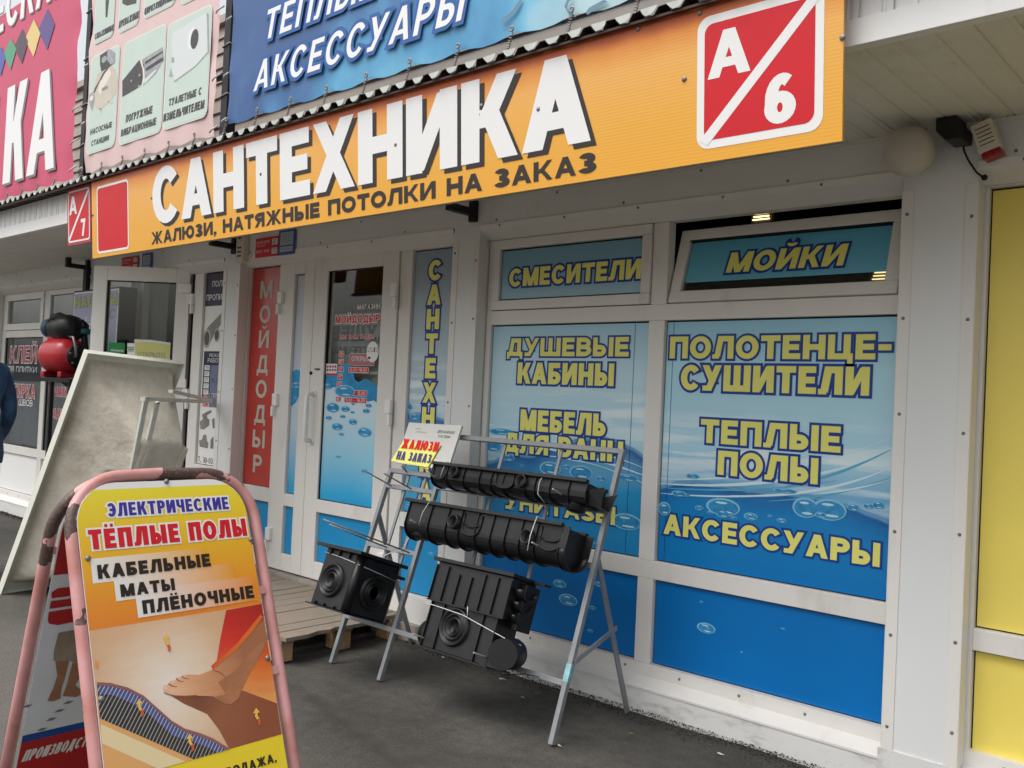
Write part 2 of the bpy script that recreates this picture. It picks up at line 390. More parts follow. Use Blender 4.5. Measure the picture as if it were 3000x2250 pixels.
        r(x0-.004, 1-t, W-w*.5, 1); r(x0-.004, .38, W-w*.5, .38+t); a(x0, .69, rr, .31, 90, 270); p(0, W*.36, 0, .44)
    elif ch == '.': r(0, 0, W, .2)
    elif ch == ',': r(0, 0, W, .2); p(0, .1, -.16, .06, .1)
    elif ch == ':': r(0, 0, W, .2); r(0, .5, W, .7)
    elif ch == '!': r(0, 0, W, .2); r(0, .3, W, 1)
    elif ch == '-': r(0, .36, W, .36+t)
    elif ch == '1': st(W-w); p(0, W-w*1.2, .68, 1, w)
    elif ch == '2': a(W*.5, .7, W*.5, .3, -20, 165); p(0, W-w*1.25, t*.6, .62); r(0, 0, W, t)
    elif ch == '4': st(W*.58); r(0, .22, W, .22+t); p(0, W*.5, .22, 1)
    elif ch == '5': r(W*.1, 1-t, W*.95, 1); r(W*.1, .5, W*.1+w, 1); a(W*.48, .31, W*.52, .32, -160, 120)
    elif ch == '6': a(W*.5, .32, W*.5, .33, 0, 360); a(W*.56, .5, W*.54, .51, 55, 200)
    elif ch == '9': a(W*.5, .68, W*.5, .33, 0, 360); a(W*.44, .5, W*.54, .51, 235, 380)
    elif ch == '7': r(0, 1-t, W, 1); p(W*.2, W-w*1.05, 0, 1-t*.4)
    elif ch == '8': a(W*.5, .27, W*.5, .28, 0, 360); a(W*.5, .75, W*.46, .26, 0, 360)
    elif ch == 'G': a(W*.52, .5, W*.52, .51, 45, 330); r(W*.55, .36, W, .36+t); r(W-w, .1, W, .45)
    elif ch == 'I': r(0, 0, W, 1)
    elif ch == 'S': a(W*.5, .73, W*.48, .28, 20, 270); a(W*.5, .28, W*.5, .29, -160, 90)
    return P
def to_quads(P, ex, ey):
    Q = []
    for q in P:
        if q[0] == 'r':
            x0, y0, x1, y1 = q[1]-ex, q[2]-ey, q[3]+ex, q[4]+ey; Q.append([(x0, y0), (x1, y0), (x1, y1), (x0, y1)])
        elif q[0] == 'p':
            _, xb, xt, yb, yt, w = q; s = (xt-xb)/(yt-yb); k = ex*math.sqrt(1+s*s)
            b, t_ = yb-ey, yt+ey; xb2 = xb-s*ey; xt2 = xt+s*ey
            Q.append([(xb2-k, b), (xb2+w+k, b), (xt2+w+k, t_), (xt2-k, t_)])
        else:
            _, cx, cy, rx, ry, a0, a1, w, t = q; full = a1-a0 >= 359
            if not full: a0 -= math.degrees(ey/max(ry-t/2, .05)); a1 += math.degrees(ey/max(ry-t/2, .05))
            n = max(3, int((a1-a0)/16)); ix, iy = max(rx-w-ex, .001), max(ry-t-ey, .001)
            pts = []
            for k in range(n+1):
                g = R_(a0+(a1-a0)*k/n); c_, s_ = math.cos(g), math.sin(g)
                pts.append(((cx+(rx+ex)*c_, cy+(ry+ey)*s_), (cx+ix*c_, cy+iy*s_)))
            for k in range(n): Q.append([pts[k][0], pts[k+1][0], pts[k+1][1], pts[k][1]])
    return Q
GC = {}
def glyph(ch, w, t, ex, ey):
    key = (ch, round(w, 2), round(t, 2), round(ex, 3), round(ey, 3))
    if key not in GC: GC[key] = union(to_quads(prims(ch, max(key[1], .03), max(key[2], .03)), key[3], key[4]))
    return GC[key]
def text(s, pl, BL, TR, m, parent, wt=.22, th=None, out=None, outm=None, off=.0015, ital=0, gap=.13, name='lettering', mirror=False, uv=None, shadow=None):
    """flat lettering on a plane inside the rectangle with the given lower left and upper right picture corners"""
    if uv: (u0, v0), (u1, v1) = uv
    else: (u0, v0), (u1, v1) = pl.uv(*BL), pl.uv(*TR)
    h = v1-v0; th = th or wt*.82
    tot = sum(GW[c] for c in s)+gap*(len(s)-1); k = (u1-u0-abs(ital)*h*0)/(h*tot)
    def layer(e, o, mm, dx=0, dz=0, nm=name):
        mb = MB(); x = 0
        for ci_, c in enumerate(s):
            oo = o + .00014*(ci_ % 3)
            if c != ' ':
                for q in glyph(c, wt/k, th, e/k, e):
                    pts = []
                    for gx, gy in q:
                        uu = (x+gx)*k*h
                        if mirror: uu = (u1-u0)-uu
                        pts.append((u0+uu+ital*gy*h+dx, v0+gy*h+dz))
                    mb.poly(pl, pts, oo)
            x += GW[c]+gap
        return mb.build(nm, mm, parent)
    if shadow: layer(0, off-.0006, shadow[0], shadow[1], shadow[2], name+'_shadow')
    if out: layer(out, off, outm, nm=name+'_outline'); off += .0008
    return layer(0, off, m)
# ================================================================ the setting
def asphalt():
    m = bpy.data.materials.new('worn_asphalt'); m.use_nodes = True; t = m.node_tree; b = t.nodes['Principled BSDF']; b.inputs['Roughness'].default_value = .93
    geo = t.nodes.new('ShaderNodeNewGeometry')
    def N(s, d=6, r=.6):
        n = t.nodes.new('ShaderNodeTexNoise'); n.inputs['Scale'].default_value = s; n.inputs['Detail'].default_value = d; n.inputs['Roughness'].default_value = r
        t.links.new(geo.outputs['Position'], n.inputs[0]); return n.outputs[0]
    def ramp(src, stops):
        c = t.nodes.new('ShaderNodeValToRGB'); t.links.new(src, c.inputs[0]); e = c.color_ramp.elements
        e[0].position = stops[0][0]; e[0].color = (*stops[0][1], 1); e[1].position = stops[-1][0]; e[1].color = (*stops[-1][1], 1)
        for p, q in stops[1:-1]: x = e.new(p); x.color = (*q, 1)
        return c.outputs[0]
    def mix(a, b_, f, mode='MIX'):
        n = t.nodes.new('ShaderNodeMix'); n.data_type = 'RGBA'; n.blend_type = mode
        if isinstance(f, float): n.inputs[0].default_value = f
        else: t.links.new(f, n.inputs[0])
        t.links.new(a, n.inputs[6]); t.links.new(b_, n.inputs[7]); return n.outputs[2]
    big = ramp(N(.9, 7), [(.3, (.028,.0255,.022)), (.5, (.050,.046,.040)), (.70, (.085,.079,.070))])
    fine = ramp(N(140, 3), [(.25, (.45,.45,.45)), (.5, (1,1,1)), (.78, (1.6,1.55,1.5))])
    mid = ramp(N(14, 5), [(.3, (.75,.75,.75)), (.7, (1.2,1.2,1.2))])
    c = mix(big, fine, 1.0, 'MULTIPLY'); c = mix(c, mid, 1.0, 'MULTIPLY')
    # paler worn asphalt away from the wall, and an old dark run of liquid across it
    sx = t.nodes.new('ShaderNodeSeparateXYZ'); t.links.new(geo.outputs['Position'], sx.inputs[0])
    def mth(op, a, b_=None, c_=None):
        n = t.nodes.new('ShaderNodeMath'); n.operation = op
        for i, q in enumerate((a, b_, c_)):
            if q is None: continue
            if isinstance(q, (int, float)): n.inputs[i].default_value = q
            else: t.links.new(q, n.inputs[i])
        return n.outputs[0]
    A_, B_ = at_z(780, 1950, 0), at_z(1260, 2300, 0); dx, dy = (B_.x-A_.x), (B_.y-A_.y); ln = math.hypot(dx, dy); nx_, ny_ = -dy/ln, dx/ln
    dist = mth('ABSOLUTE', mth('ADD', mth('ADD', mth('MULTIPLY', sx.outputs[0], nx_), mth('MULTIPLY', sx.outputs[1], ny_)), mth('MULTIPLY_ADD', N(3, 5), .22, -(A_.x*nx_+A_.y*ny_)-.11)))
    stain = mth('MULTIPLY', mth('SUBTRACT', 1, mth('MINIMUM', mth('MULTIPLY', dist, 16), 1)), .45)
    dk_ = t.nodes.new('ShaderNodeRGB'); dk_.outputs[0].default_value = (.018,.016,.014,1)
    c = mix(c, dk_.outputs[0], stain)
    worn = mth('MULTIPLY', mth('MINIMUM', mth('MAXIMUM', mth('MULTIPLY', mth('SUBTRACT', mth('MULTIPLY', sx.outputs[1], -1), 1.15), 1.4), 0), 1), .6)
    pale = t.nodes.new('ShaderNodeRGB'); pale.outputs[0].default_value = (.135,.125,.108,1)
    c = mix(c, mix(pale.outputs[0], fine, 1.0, 'MULTIPLY'), worn)
    t.links.new(c, b.inputs['Base Color'])
    bp = t.nodes.new('ShaderNodeBump'); bp.inputs['Strength'].default_value = .55; bp.inputs['Distance'].default_value = .006
    t.links.new(N(95, 6, .7), bp.inputs['Height']); t.links.new(bp.outputs[0], b.inputs['Normal']); return m
ASPH = asphalt()
g = MB(); nx, ny = 90, 46
for j in range(ny+1):
    for i in range(nx+1):
        x = -12+i*13.5/nx; y = -4.6+j*4.64/ny
        z = .010*noise.noise(Vector((x*.9, y*.9, 0)))+.005*noise.noise(Vector((x*3, y*3, 4)))-.008
        if y > -.35: z += .012*max(0, noise.noise(Vector((x*5, y*5, 9))))*(y+.35)/.35
        g.v.append((x, y, z))
for j in range(ny):
    for i in range(nx):
        a = j*(nx+1)+i; g.f.append([a, a+1, a+nx+2, a+nx+1]); g.m.append(0); g.sm.append(True)
g.build('pavement', ASPH, origin=(0,0,0), kind='structure')
MB().add([(-300,-300,-.035),(300,-300,-.035),(300,300,-.035),(-300,300,-.035)], [(0,1,2,3)]).build('ground', ASPH, origin=(0,0,-.035), kind='structure')

# ---------------------------------------------------------------- film prints
WINF = film('window_water_film', [(.15,(.001,.125,.42)), (.65,(.002,.165,.48)), (1.0,(.012,.25,.58)), (1.25,(.42,.70,.84)), (1.6,(.46,.74,.87)), (1.85,(.28,.58,.76)), (2.3,(.20,.48,.66))],
            wave=(1.04, .05, 1.2, (.012,.20,.52), (.004,.075,.30)))
WINF1 = film('window_water_film_pale', [(.15,(.006,.16,.44)), (.65,(.012,.20,.48)), (1.0,(.03,.32,.62)), (1.25,(.46,.70,.82)), (1.6,(.54,.76,.86)), (1.85,(.36,.62,.76)), (2.3,(.20,.40,.50))],
            wave=(1.14, .10, 3.6, (.012,.20,.52), (.004,.075,.30)))
DOORF = film('door_water_film', [(.2,(.012,.22,.52)), (.62,(.015,.30,.64)), (.75,(.04,.40,.72)), (1.0,(.30,.62,.80)), (1.3,(.60,.76,.84)), (1.55,(.60,.72,.80)), (2.3,(.46,.52,.58))])
SIDEF = film('side_water_film', [(.2,(.012,.24,.54)), (.7,(.03,.32,.60)), (.95,(.10,.42,.66)), (1.2,(.40,.60,.72)), (1.6,(.46,.58,.66)), (2.3,(.28,.36,.42))],
            wave=(1.28, .07, 2.6, (.02,.25,.55), (.004,.10,.34)))
REDF = mat('red_film', (.50,.045,.03), .25, var=.06, vscale=2, spec=.6)
YELF = mat('yellow_film', (.86,.70,.15), .3, var=.05, vscale=1.2, dirt=.12, dirtc=(.25,.18,.03), dscale=2)
BLUEF = mat('blue_film', (.016,.26,.55), .3, var=.05, vscale=3)
DBLUEF = mat('deep_blue_film', (.0008,.15,.46), .35, var=.06, vscale=2)
NAVYF = mat('navy_film', (.018,.022,.06), .35)
GREYP = mat('grey_print', (.18,.20,.24), .5)
B1 = mat('bubble_rim_print', (.22,.55,.76), .3); B2 = mat('bubble_fill_print', (.035,.27,.55), .3, var=.3, vscale=40); B3 = mat('bubble_glint_print', (.50,.74,.84), .3)
def bubbles(pl, lst, parent, off=.001, sc_=1.0):
    mb = MB()
    for bi, (px, py, rx, ry) in enumerate(lst):
        off += .00006
        u, v = pl.uv(px, py); u2, v2 = pl.uv(px+rx, py+ry); ru = abs(u2-u)*sc_; rv = abs(pl.uv(px, py-ry)[1]-v)*sc_
        mb.poly(pl, ell(u, v, ru, rv), off, 0); mb.poly(pl, ell(u+ru*.03, v-rv*.06, ru*.88, rv*.84), off+.00045, 1)
        mb.poly(pl, ell(u-ru*.1, v+rv*.45, ru*.36, rv*.13, 12), off+.0008, 2)
        if ru > .02: mb.poly(pl, ell(u+ru*.15, v-rv*.55, ru*.42, rv*.12, 10), off+.0008, 2)
    return mb.build('bubble_print', [B1, B2, B3], parent, kind='stuff')

# ---------------------------------------------------------------- the shop row
shop = empty('shop_building', (-3.6, .15, 0), 'white clad shop pavilion with blue water print windows under the orange sign', 'building')
left = empty('shop_building', (-8.4, .15, 0), 'white neighbouring shop with dark glass windows at the left edge', 'building')
right = empty('shop_building', (.2, .15, 0), 'neighbouring shop with plain yellow covered windows at the right edge', 'building')
def screws(lst, parent, r=.0075):
    mb = MB()
    for (x, y, z) in lst: mb.lathe((x, y+.002, z), (0,-1,0), [(0, r), (.005, r*.8), (.007, r*.35), (.0071, .0005)], 8)
    return mb.build('screw_heads', SCREW, parent, kind='stuff')
def column(x0, x1, parent, strips=True):
    mb = MB().box(x0, x1, 0, .34, 0, 2.526); c = mb.build('column', CLAD, parent)
    mb = MB(); sw = .042
    mb.box(x0-.002, x0+sw, -.004, 0, .155, 2.30); mb.box(x1-sw, x1+.002, -.004, 0, .155, 2.30)
    mb.box(x0-.004, x0-.002, -.004, .07, .155, 2.30)
    mb.box(x1+.002, x1+.004, -.004, .07, .155, 2.30)
    mb.build('cover_strip', PVC, c, bevel=.0015)
    zs = [.27, .62, 1.0, 1.41, 1.83, 2.2]
    screws([(x0+.018, -.004, z+random.uniform(-.04,.04)) for z in zs]+[(x1-.018, -.004, z+random.uniform(-.04,.04)) for z in zs], c)
    return c
column(-6.165, -5.944, shop); column(-3.715, -3.511, shop); column(-1.232, -.965, shop)
column(-8.44, -7.66, left); column(-11.3, -10.83, left)
# header band, drip trim and plinth for each shop
def band(x0, x1, parent):
    h = MB().box(x0, x1, .001, .34, 2.378, 2.526).build('header_panel', CLAD, parent)
    screws([(x0+.12+i*.42, .001, 2.40+.10*(i % 2)) for i in range(int((x1-x0)/.42))], h)
    t = MB(); t.add([(x0,-.010,2.378),(x1,-.010,2.378),(x1,-.002,2.352),(x0,-.002,2.352),(x0,.075,2.302),(x1,.075,2.302),(x0,.02,2.382),(x1,.02,2.382)], [(0,1,3,2) if 0 else (0,3,2,1),(3,4,5,2),(0,1,7,6)])
    tt = t.build('drip_trim', PVC, parent)
    screws([(x0+.15+i*.45, -.006, 2.365) for i in range(int((x1-x0)/.45))], tt, .007)
def base(x0, x1, parent, m=PLINTH):
    MB().box(x0, x1, 0, .3, -.05, .112).build('plinth', m, parent)
    s = MB(); s.add([(x0,-.004,.118),(x1,-.004,.118),(x1,.074,.150),(x0,.074,.150),(x0,-.004,.108),(x1,-.004,.108)], [(0,1,2,3),(4,5,1,0)])
    s.box(x0, x1, .072, .12, .150, .206); b = s.build('sill_ledge', PVC, parent)
    screws([(x0+.14+i*.30, .072, .176) for i in range(int((x1-x0-.1)/.30))], b)
band(-5.944, -3.715, shop); band(-3.511, -1.232, shop); band(-7.66, -6.165, left); band(-10.83, -8.44, left); band(-.965, 1.4, right)
base(-3.511, -1.232, shop); base(-10.83, -8.44, left); base(-.965, 1.4, right)
MB().box(-1.245, -.955, -.006, .0, -.05, .155).build('plinth', PLINTH, shop)
MB().box(-5.944, -3.715, .02, .3, -.05, .158).build('door_sill', CONC, shop)
MB().box(-4.20, -3.716, -.003, .02, .10, .232).build('sill_panel', PVC, shop)
MB().box(-4.24, -3.511, -.03, .019, -.05, .098).build('broken_plinth', CONC, shop)
MB().box(-7.66, -6.165, .02, .3, -.05, .16).build('door_sill', CONC, left)

FY = .08
def grid_frame(parent, name, bars, y=FY, d=.06, m=PVC, bevel=.003):
    mb = MB()
    for x0, x1, z0, z1 in bars: mb.box(x0, x1, y, y+d, z0, z1)
    return mb.build(name, m, parent, bevel=bevel)
def pane(parent, x0, x1, z0, z1, m, y=FY+.022, name='pane', gasket=True, corner=0):
    mb = MB(); pl = YP(y)
    mb.slab(pl, [(x0+.006,z0+.006),(x1-.006,z0+.006),(x1-.006,z1-.008),(x0+.006,z1-.008)], 0, .004)
    p_ = mb.build(name, m, parent)
    if gasket:
        q = MB(); q.box(x0-.004,x1+.004,y+.006,y+.010,z0-.004,z1+.004); q.build('gasket', GASKET, parent)
    return p_
def window(parent, label=None):
    e = empty('window', wpos(parent)*0); e.parent = parent; e.location = -wpos(parent)
    if label: e['label'] = label
    return e
# --- main window: four lights and two transoms
wn = window(shop, 'four light window printed with water and yellow words')
grid_frame(wn, 'frame', [(-3.506,-3.472,.206,2.34), (-1.262,-1.228,.206,2.34), (-3.472,-1.262,2.303,2.34), (-3.472,-1.262,1.831,1.908), (-3.472,-1.262,.604,.69), (-2.428,-2.34,.206,.604), (-2.428,-2.34,.69,1.831), (-2.422,-2.336,1.908,2.303)])
P_ = YP(FY+.0215)
pane(wn, -3.472,-2.428,.69,1.831, WINF1); pane(wn, -2.34,-1.262,.69,1.831, WINF)
pane(wn, -3.472,-2.428,.206,.604, DBLUEF); pane(wn, -2.34,-1.262,.206,.604, DBLUEF)
MB().box(-2.30,-2.298,FY+.0205,FY+.0215,.70,1.82).box(-2.52,-2.518,FY+.0205,FY+.0215,.70,1.82).build('film_seam', NAVYO, wn)
# fixed transom sash
ts = window(shop, 'closed transom window with one yellow word on blue film')
def ring(mb, x0, x1, z0, z1, wd, y, d):
    mb.box(x0, x1, y, y+d, z0, z0+wd); mb.box(x0, x1, y, y+d, z1-wd, z1); mb.box(x0, x0+wd, y, y+d, z0+wd, z1-wd); mb.box(x1-wd, x1, y, y+d, z0+wd, z1-wd)
mb = MB(); ring(mb, -3.466, -2.426, 1.912, 2.299, .052, FY-.014, .05); mb.build('sash', PVC, ts, bevel=.004)
TRF = film('transom_film', [(1.9,(.38,.60,.72)), (2.12,(.22,.42,.54)), (2.3,(.18,.36,.46))])
pane(ts, -3.412,-2.480,1.966,2.245, TRF, y=FY+.004)
# tilted transom sash
hs = window(shop, 'transom window tilted inwards with one yellow word on blue film')
ca, sa = math.cos(R_(16)), math.sin(R_(16))
HP = Plane((-1.798, FY-.002, 1.916), (1,0,0), (0, sa, ca))
hx = Vector((1,0,0)); hy = Vector((0, sa, ca)); hn = hx.cross(hy)
mb = MB(); hw, hh, wd = .528, .372, .056
for a in ((-hw,hw,0,wd,-.05,0), (-hw,hw,hh-wd,hh,-.05,0), (-hw,-hw+wd,wd,hh-wd,-.05,0), (hw-wd,hw,wd,hh-wd,-.05,0)): mb.obox(HP.o, hx, hy, hn, a)
mb.build('sash', PVC, hs, bevel=.004)
TRF2 = film('tilted_film', [(1.9,(.20,.52,.70)), (2.12,(.12,.42,.60)), (2.3,(.09,.36,.54))])
mb = MB(); mb.slab(HP, [(-hw+wd,wd),(hw-wd,wd),(hw-wd,hh-wd),(-hw+wd,hh-wd)], -.022, .004); mb.build('pane', GL, hs)
mb = MB(); pts = rrect(-hw+wd+.004, hw-wd-.002, wd+.048, hh-wd-.006, .014, 3); mb.slab(HP, pts, -.019, .001); mb.build('film', TRF2, hs)
mb = MB(); mb.obox(HP.o, hx, hy, hn, (-hw+wd-.004, hw-wd+.004, hh-wd-.004, hh-wd+.002, -.03, -.001)); mb.build('gasket', GASKET, hs)
# lettering of the windows
def wt_(s, BL, TR, par=wn, pl=P_, wt=.29, out=.10, **k): return text(s, pl, BL, TR, YEL, par, wt=wt, out=out, outm=NAVYO, gap=.09, **k)
wt_('ДУШЕВЫЕ', (1486,1043), (1845,987)); wt_('КАБИНЫ', (1516,1123), (1801,1065)); wt_('МЕБЕЛЬ', (1524,1260), (1777,1213))
wt_('ДЛЯ ВАНН', (1477,1322), (1827,1294), out=.09); wt_('УНИТАЗЫ', (1480,1489), (1804,1486))
wt_('ПОЛОТЕНЦЕ-', (1962,1050), (2614,978)); wt_('СУШИТЕЛИ', (1994,1142), (2550,1075)); wt_('ТЕПЛЫЕ', (2052,1296), (2466,1250)); wt_('ПОЛЫ', (2102,1390), (2399,1343))
wt_('АКСЕССУАРЫ', (1944,1563), (2580,1592))
wt_('СМЕСИТЕЛИ', (1491,841), (1880,757), ts, YP(FY+.0035), ital=.03, out=.11); wt_('МОЙКИ', (2126,800), (2480,714), hs, Plane(HP.o+HP.n*-.0185, HP.ex, HP.ey), ital=.12, out=.11)
bubbles(P_, [(2118,1485,50,26),(2360,1487,38,30),(2430,1493,50,32),(2500,1486,18,11),(2545,1483,16,9),(2574,1480,18,12),(2118,1505,20,12),(2200,1513,20,11),(2290,1525,14,7),(2049,1488,12,7),(2080,1502,9,5),(2405,1509,17,9),(2256,1512,7,4),(2150,1518,10,5),
             (2010,1450,12,5),(2300,1438,36,8),(2030,1395,20,8),(1947,1490,18,20),(1990,1446,22,9)], wn)
bubbles(P_, [(1612,1372,31,20),(1702,1384,34,21),(1444,1305,26,18),(1490,1340,18,11),(1470,1265,40,10),(1761,1402,15,8),(1660,1368,11,8),(1840,1400,30,11),(1835,1528,44,24),(1530,1365,7,4),(1735,1590,12,5),(1500,1490,9,5),(1640,1710,19,12),(1665,1757,27,17),(1755,1711,12,8),(1736,1780,11,6),(1730,1848,9,5)], wn)
bubbles(P_, [(2069,1840,30,17),(2072,1836,14,7),(2055,1763,7,3),(2294,1842,8,3),(2173,1911,4,3)], wn, sc_=.9)

SWO = mat('pale_swoosh_print', (.62,.82,.90), .3); SWD = mat('teal_swoosh_print', (.10,.42,.62), .3)
def swoosh(pts, th, m, off):
    mb = MB(); n = len(pts); up_s, lo_s = [], []
    for i, (x, y) in enumerate(pts):
        f = i/(n-1); t_ = th*math.sin(math.pi*(.08+.84*f)); a, b = P_.uv(x, y-t_/2); c, d = P_.uv(x, y+t_/2); up_s.append((a, b)); lo_s.append((c, d))
    for i in range(n-1): mb.poly(P_, [lo_s[i], lo_s[i+1], up_s[i+1], up_s[i]], off)
    return mb.build('water_streak_print', m, wn)
def qb_(p0, p1, p2, n=14): return [((1-t)**2*p0[0]+2*t*(1-t)*p1[0]+t*t*p2[0], (1-t)**2*p0[1]+2*t*(1-t)*p1[1]+t*t*p2[1]) for t in [k/n for k in range(n+1)]]
for k, (p0, p1, p2, th, dark) in enumerate((((1935,1402),(2250,1420),(2605,1286),7,0), ((1935,1416),(2280,1445),(2606,1330),10,0), ((1935,1428),(2200,1450),(2450,1408),6,1), ((2140,1452),(2400,1462),(2606,1372),9,0), ((1936,1445),(2120,1462),(2330,1448),5,0),
      ((2300,1425),(2450,1400),(2608,1318),8,1), ((2250,1468),(2450,1460),(2606,1400),6,1), ((2380,1448),(2500,1440),(2606,1405),5,0), ((1560,1310),(1700,1322),(1884,1392),9,0), ((1600,1335),(1720,1345),(1884,1415),6,0), ((1580,1298),(1740,1310),(1884,1370),5,0), ((1690,1352),(1790,1372),(1882,1430),8,1))):
    swoosh(qb_(p0, p1, p2), th, SWD if dark else SWO, .0005+k*.00005)
# --- door unit
dr = window(shop); dr.name = 'door'; dr['label'] = 'white double door with water print and opening hours'
grid_frame(dr, 'frame', [(-5.976,-5.938,.158,2.378), (-5.553,-5.512,.158,2.339), (-4.256,-4.150,.158,2.339), (-3.802,-3.716,.158,2.34), (-5.938,-3.802,2.341,2.378), (-5.938,-5.553,2.302,2.339), (-4.150,-3.802,2.300,2.339), (-5.938,-5.553,.613,.712), (-5.938,-5.553,.158,.284), (-4.150,-3.802,.625,.712), (-4.150,-3.802,.158,.236)])
pane(dr, -5.938,-5.553,.712,2.302, REDF); pane(dr, -5.938,-5.553,.284,.613, BLUEF)
pane(dr, -4.150,-3.802,.712,2.300, SIDEF); pane(dr, -4.150,-3.802,.236,.625, BLUEF)
LY = FY-.012
def leaf(x0, x1, px0, px1):
    mb = MB(); y, d = LY, .06
    mb.box(x0, px0, y, y+d, .168, 2.336); mb.box(px1, x1, y, y+d, .168, 2.336)
    for a, b in ((.168,.284), (.613,.698), (2.221,2.336)): mb.box(px0, px1, y, y+d, a, b)
    return mb
lf = leaf(-5.507, -5.119, -5.354, -5.236).build('door_leaf', PVC, dr, bevel=.004)
lf2 = leaf(-5.115, -4.262, -4.974, -4.409).build('door_leaf', PVC, dr, bevel=.004)
SLF = film('narrow_film', [(.6,(.03,.34,.62)), (.75,(.05,.36,.64)), (.95,(.24,.50,.70)), (1.15,(.52,.62,.72)), (2.25,(.50,.52,.60))])
pane(dr, -5.354,-5.236,.698,2.221, SLF, y=LY+.022); pane(dr, -5.354,-5.236,.284,.613, BLUEF, y=LY+.022)
pane(dr, -4.974,-4.409,.284,.613, BLUEF, y=LY+.022)
DP = YP(LY+.0215)
mb = MB(); mb.slab(YP(LY+.024), [(-4.972,.70),(-4.411,.70),(-4.411,2.219),(-4.972,2.219)], 0, .004); mb.build('pane', GLD, dr)
mb = MB(); ring(mb, -4.978, -4.405, .694, 2.225, .008, LY+.012, .02); mb.build('gasket', GASKET, dr)
# printed film on the lower part of the door glass with a splash for its upper edge
up = [(-4.970,1.565),(-4.93,1.59),(-4.88,1.56),(-4.84,1.555),(-4.80,1.60),(-4.74,1.605),(-4.69,1.57),(-4.66,1.50),(-4.62,1.485),(-4.56,1.51),(-4.50,1.495),(-4.45,1.47),(-4.413,1.465)]
mb = MB(); mb.poly(DP, [(-4.970,.702),(-4.413,.702)]+up[::-1], -.0005); mb.build('film', DOORF, dr)
dark_wave = mat('blue_splash_print', (.018,.27,.56), .3, var=.25, vscale=12)
lo = [(-4.970,1.46),(-4.93,1.43),(-4.88,1.45),(-4.84,1.44),(-4.80,1.38),(-4.76,1.40),(-4.72,1.37),(-4.67,1.335),(-4.62,1.355),(-4.58,1.39),(-4.52,1.365),(-4.46,1.375),(-4.413,1.35)]
mb = MB(); mb.poly(DP, lo+up[::-1], .0004); mb.build('splash_print', dark_wave, dr)
mb = MB(); mb.poly(DP, [(-5.35,1.40),(-5.35,1.545),(-5.31,1.56),(-5.262,1.55),(-5.262,1.38),(-5.30,1.33),(-5.35,1.30)], .0006)
mb.build('splash_print', dark_wave, dr)
bubbles(YP(LY+.0205), [(975,1194,19,15),(1012,1198,13,9),(1033,1208,6,4),(1004,1220,8,5),(963,1224,9,6),(988,1250,16,11),(1034,1236,12,9),(1073,1204,10,7),(1068,1266,20,14),(1000,1272,7,5),(1068,1380,9,6),(991,1338,7,4),(1080,1188,9,6),(1010,1146,30,18),(960,1132,11,9),(868,1128,12,9),(868,1166,5,4)], dr)
bubbles(YP(FY+.0210), [(1195,1192,13,13),(1215,1220,14,10),(1243,1205,6,4),(1200,1483,9,6),(1280,1372,8,5),(1264,1622,9,5)], dr)
# door glass print
text('МАГАЗИН', DP, (1047,907), (1115,890), WHITE, dr, wt=.24); text('МОЙДОДЫР', DP, (983,948), (1114,921), REDP, dr, wt=.27, out=.11, outm=WHITE)
text('МЫ ВАМ РАДЫ', DP, (995,993), (1097,980), REDP, dr, wt=.26, out=.10, outm=WHITE)
def tablet(pl, BL, TR, m, parent, r=.004, name='label_print', off=.001, border=None):
    u0, v0 = pl.uv(*BL); u1, v1 = pl.uv(*TR); mb = MB()
    if border: mb.poly(pl, rrect(u0-border, u1+border, v0-border, v1+border, r+border, 3), off-.0004, 1)
    mb.poly(pl, rrect(u0, u1, v0, v1, r, 3), off); return mb.build(name, [m, WHITE], parent)
for s, y0, x0 in (('ПН',1043,993), ('ВТ',1066,992), ('СР',1088,991), ('ЧТ',1110,989), ('ПТ',1132,987), ('СБ',1153,985), ('ВС',1176,984)):
    tablet(DP, (x0,y0), (x0+15,y0-13), REDP, dr, border=.003); text(s, DP, (x0+2.5,y0-2), (x0+13,y0-11), WHITE, dr, wt=.17)
for s, x0, y0, x1, y1 in (('9.00-18.00',1022,1090,1080,1078), ('9.00 - 15.00',1010,1157,1075,1146), ('9.00 - 16.00',1009,1178,1074,1168)):
    tablet(DP, (x0,y0), (x1,y1), REDP, dr, border=.003); text(s, DP, (x0+4,y0-2.5), (x1-4,y1+2), WHITE, dr, wt=.16)
PINKP = mat('faded_pink_print', (.42,.16,.18), .5)
tablet(DP, (1022,1070), (1098,1036), PINKP, dr, border=.002, off=.0006); text('ОТКРЫТО', DP, (1030,1058), (1092,1044), WHITE, dr, wt=.14, off=.001)
u, v = DP.uv(1092,1031); mb = MB(); mb.poly(DP, ell(u, v, .060, .066, 24), .002); mb.build('round_sticker', WHITE, dr)
text('2GIS', DP, (1077,1031), (1109,1018), INK, dr, wt=.1, off=.003); tablet(DP, (1079,1052), (1086,1045), INK, dr, off=.003, r=.0005)
tablet(DP, (955,1095), (989,1066), WHITE, dr, off=.0025); tablet(DP, (957,1099), (990,1094), REDP, dr, off=.003)
mb = MB()
for i in range(4):
    for j in range(2):
        u, v = DP.uv(961+i*7.5, 1074+j*10); mb.poly(DP, [(u-.01,v-.008),(u+.01,v-.008),(u+.01,v+.008),(u-.01,v+.008)], .0031, (i+j) % 2)
mb.build('card_marks', [GREYP, REDP], dr)
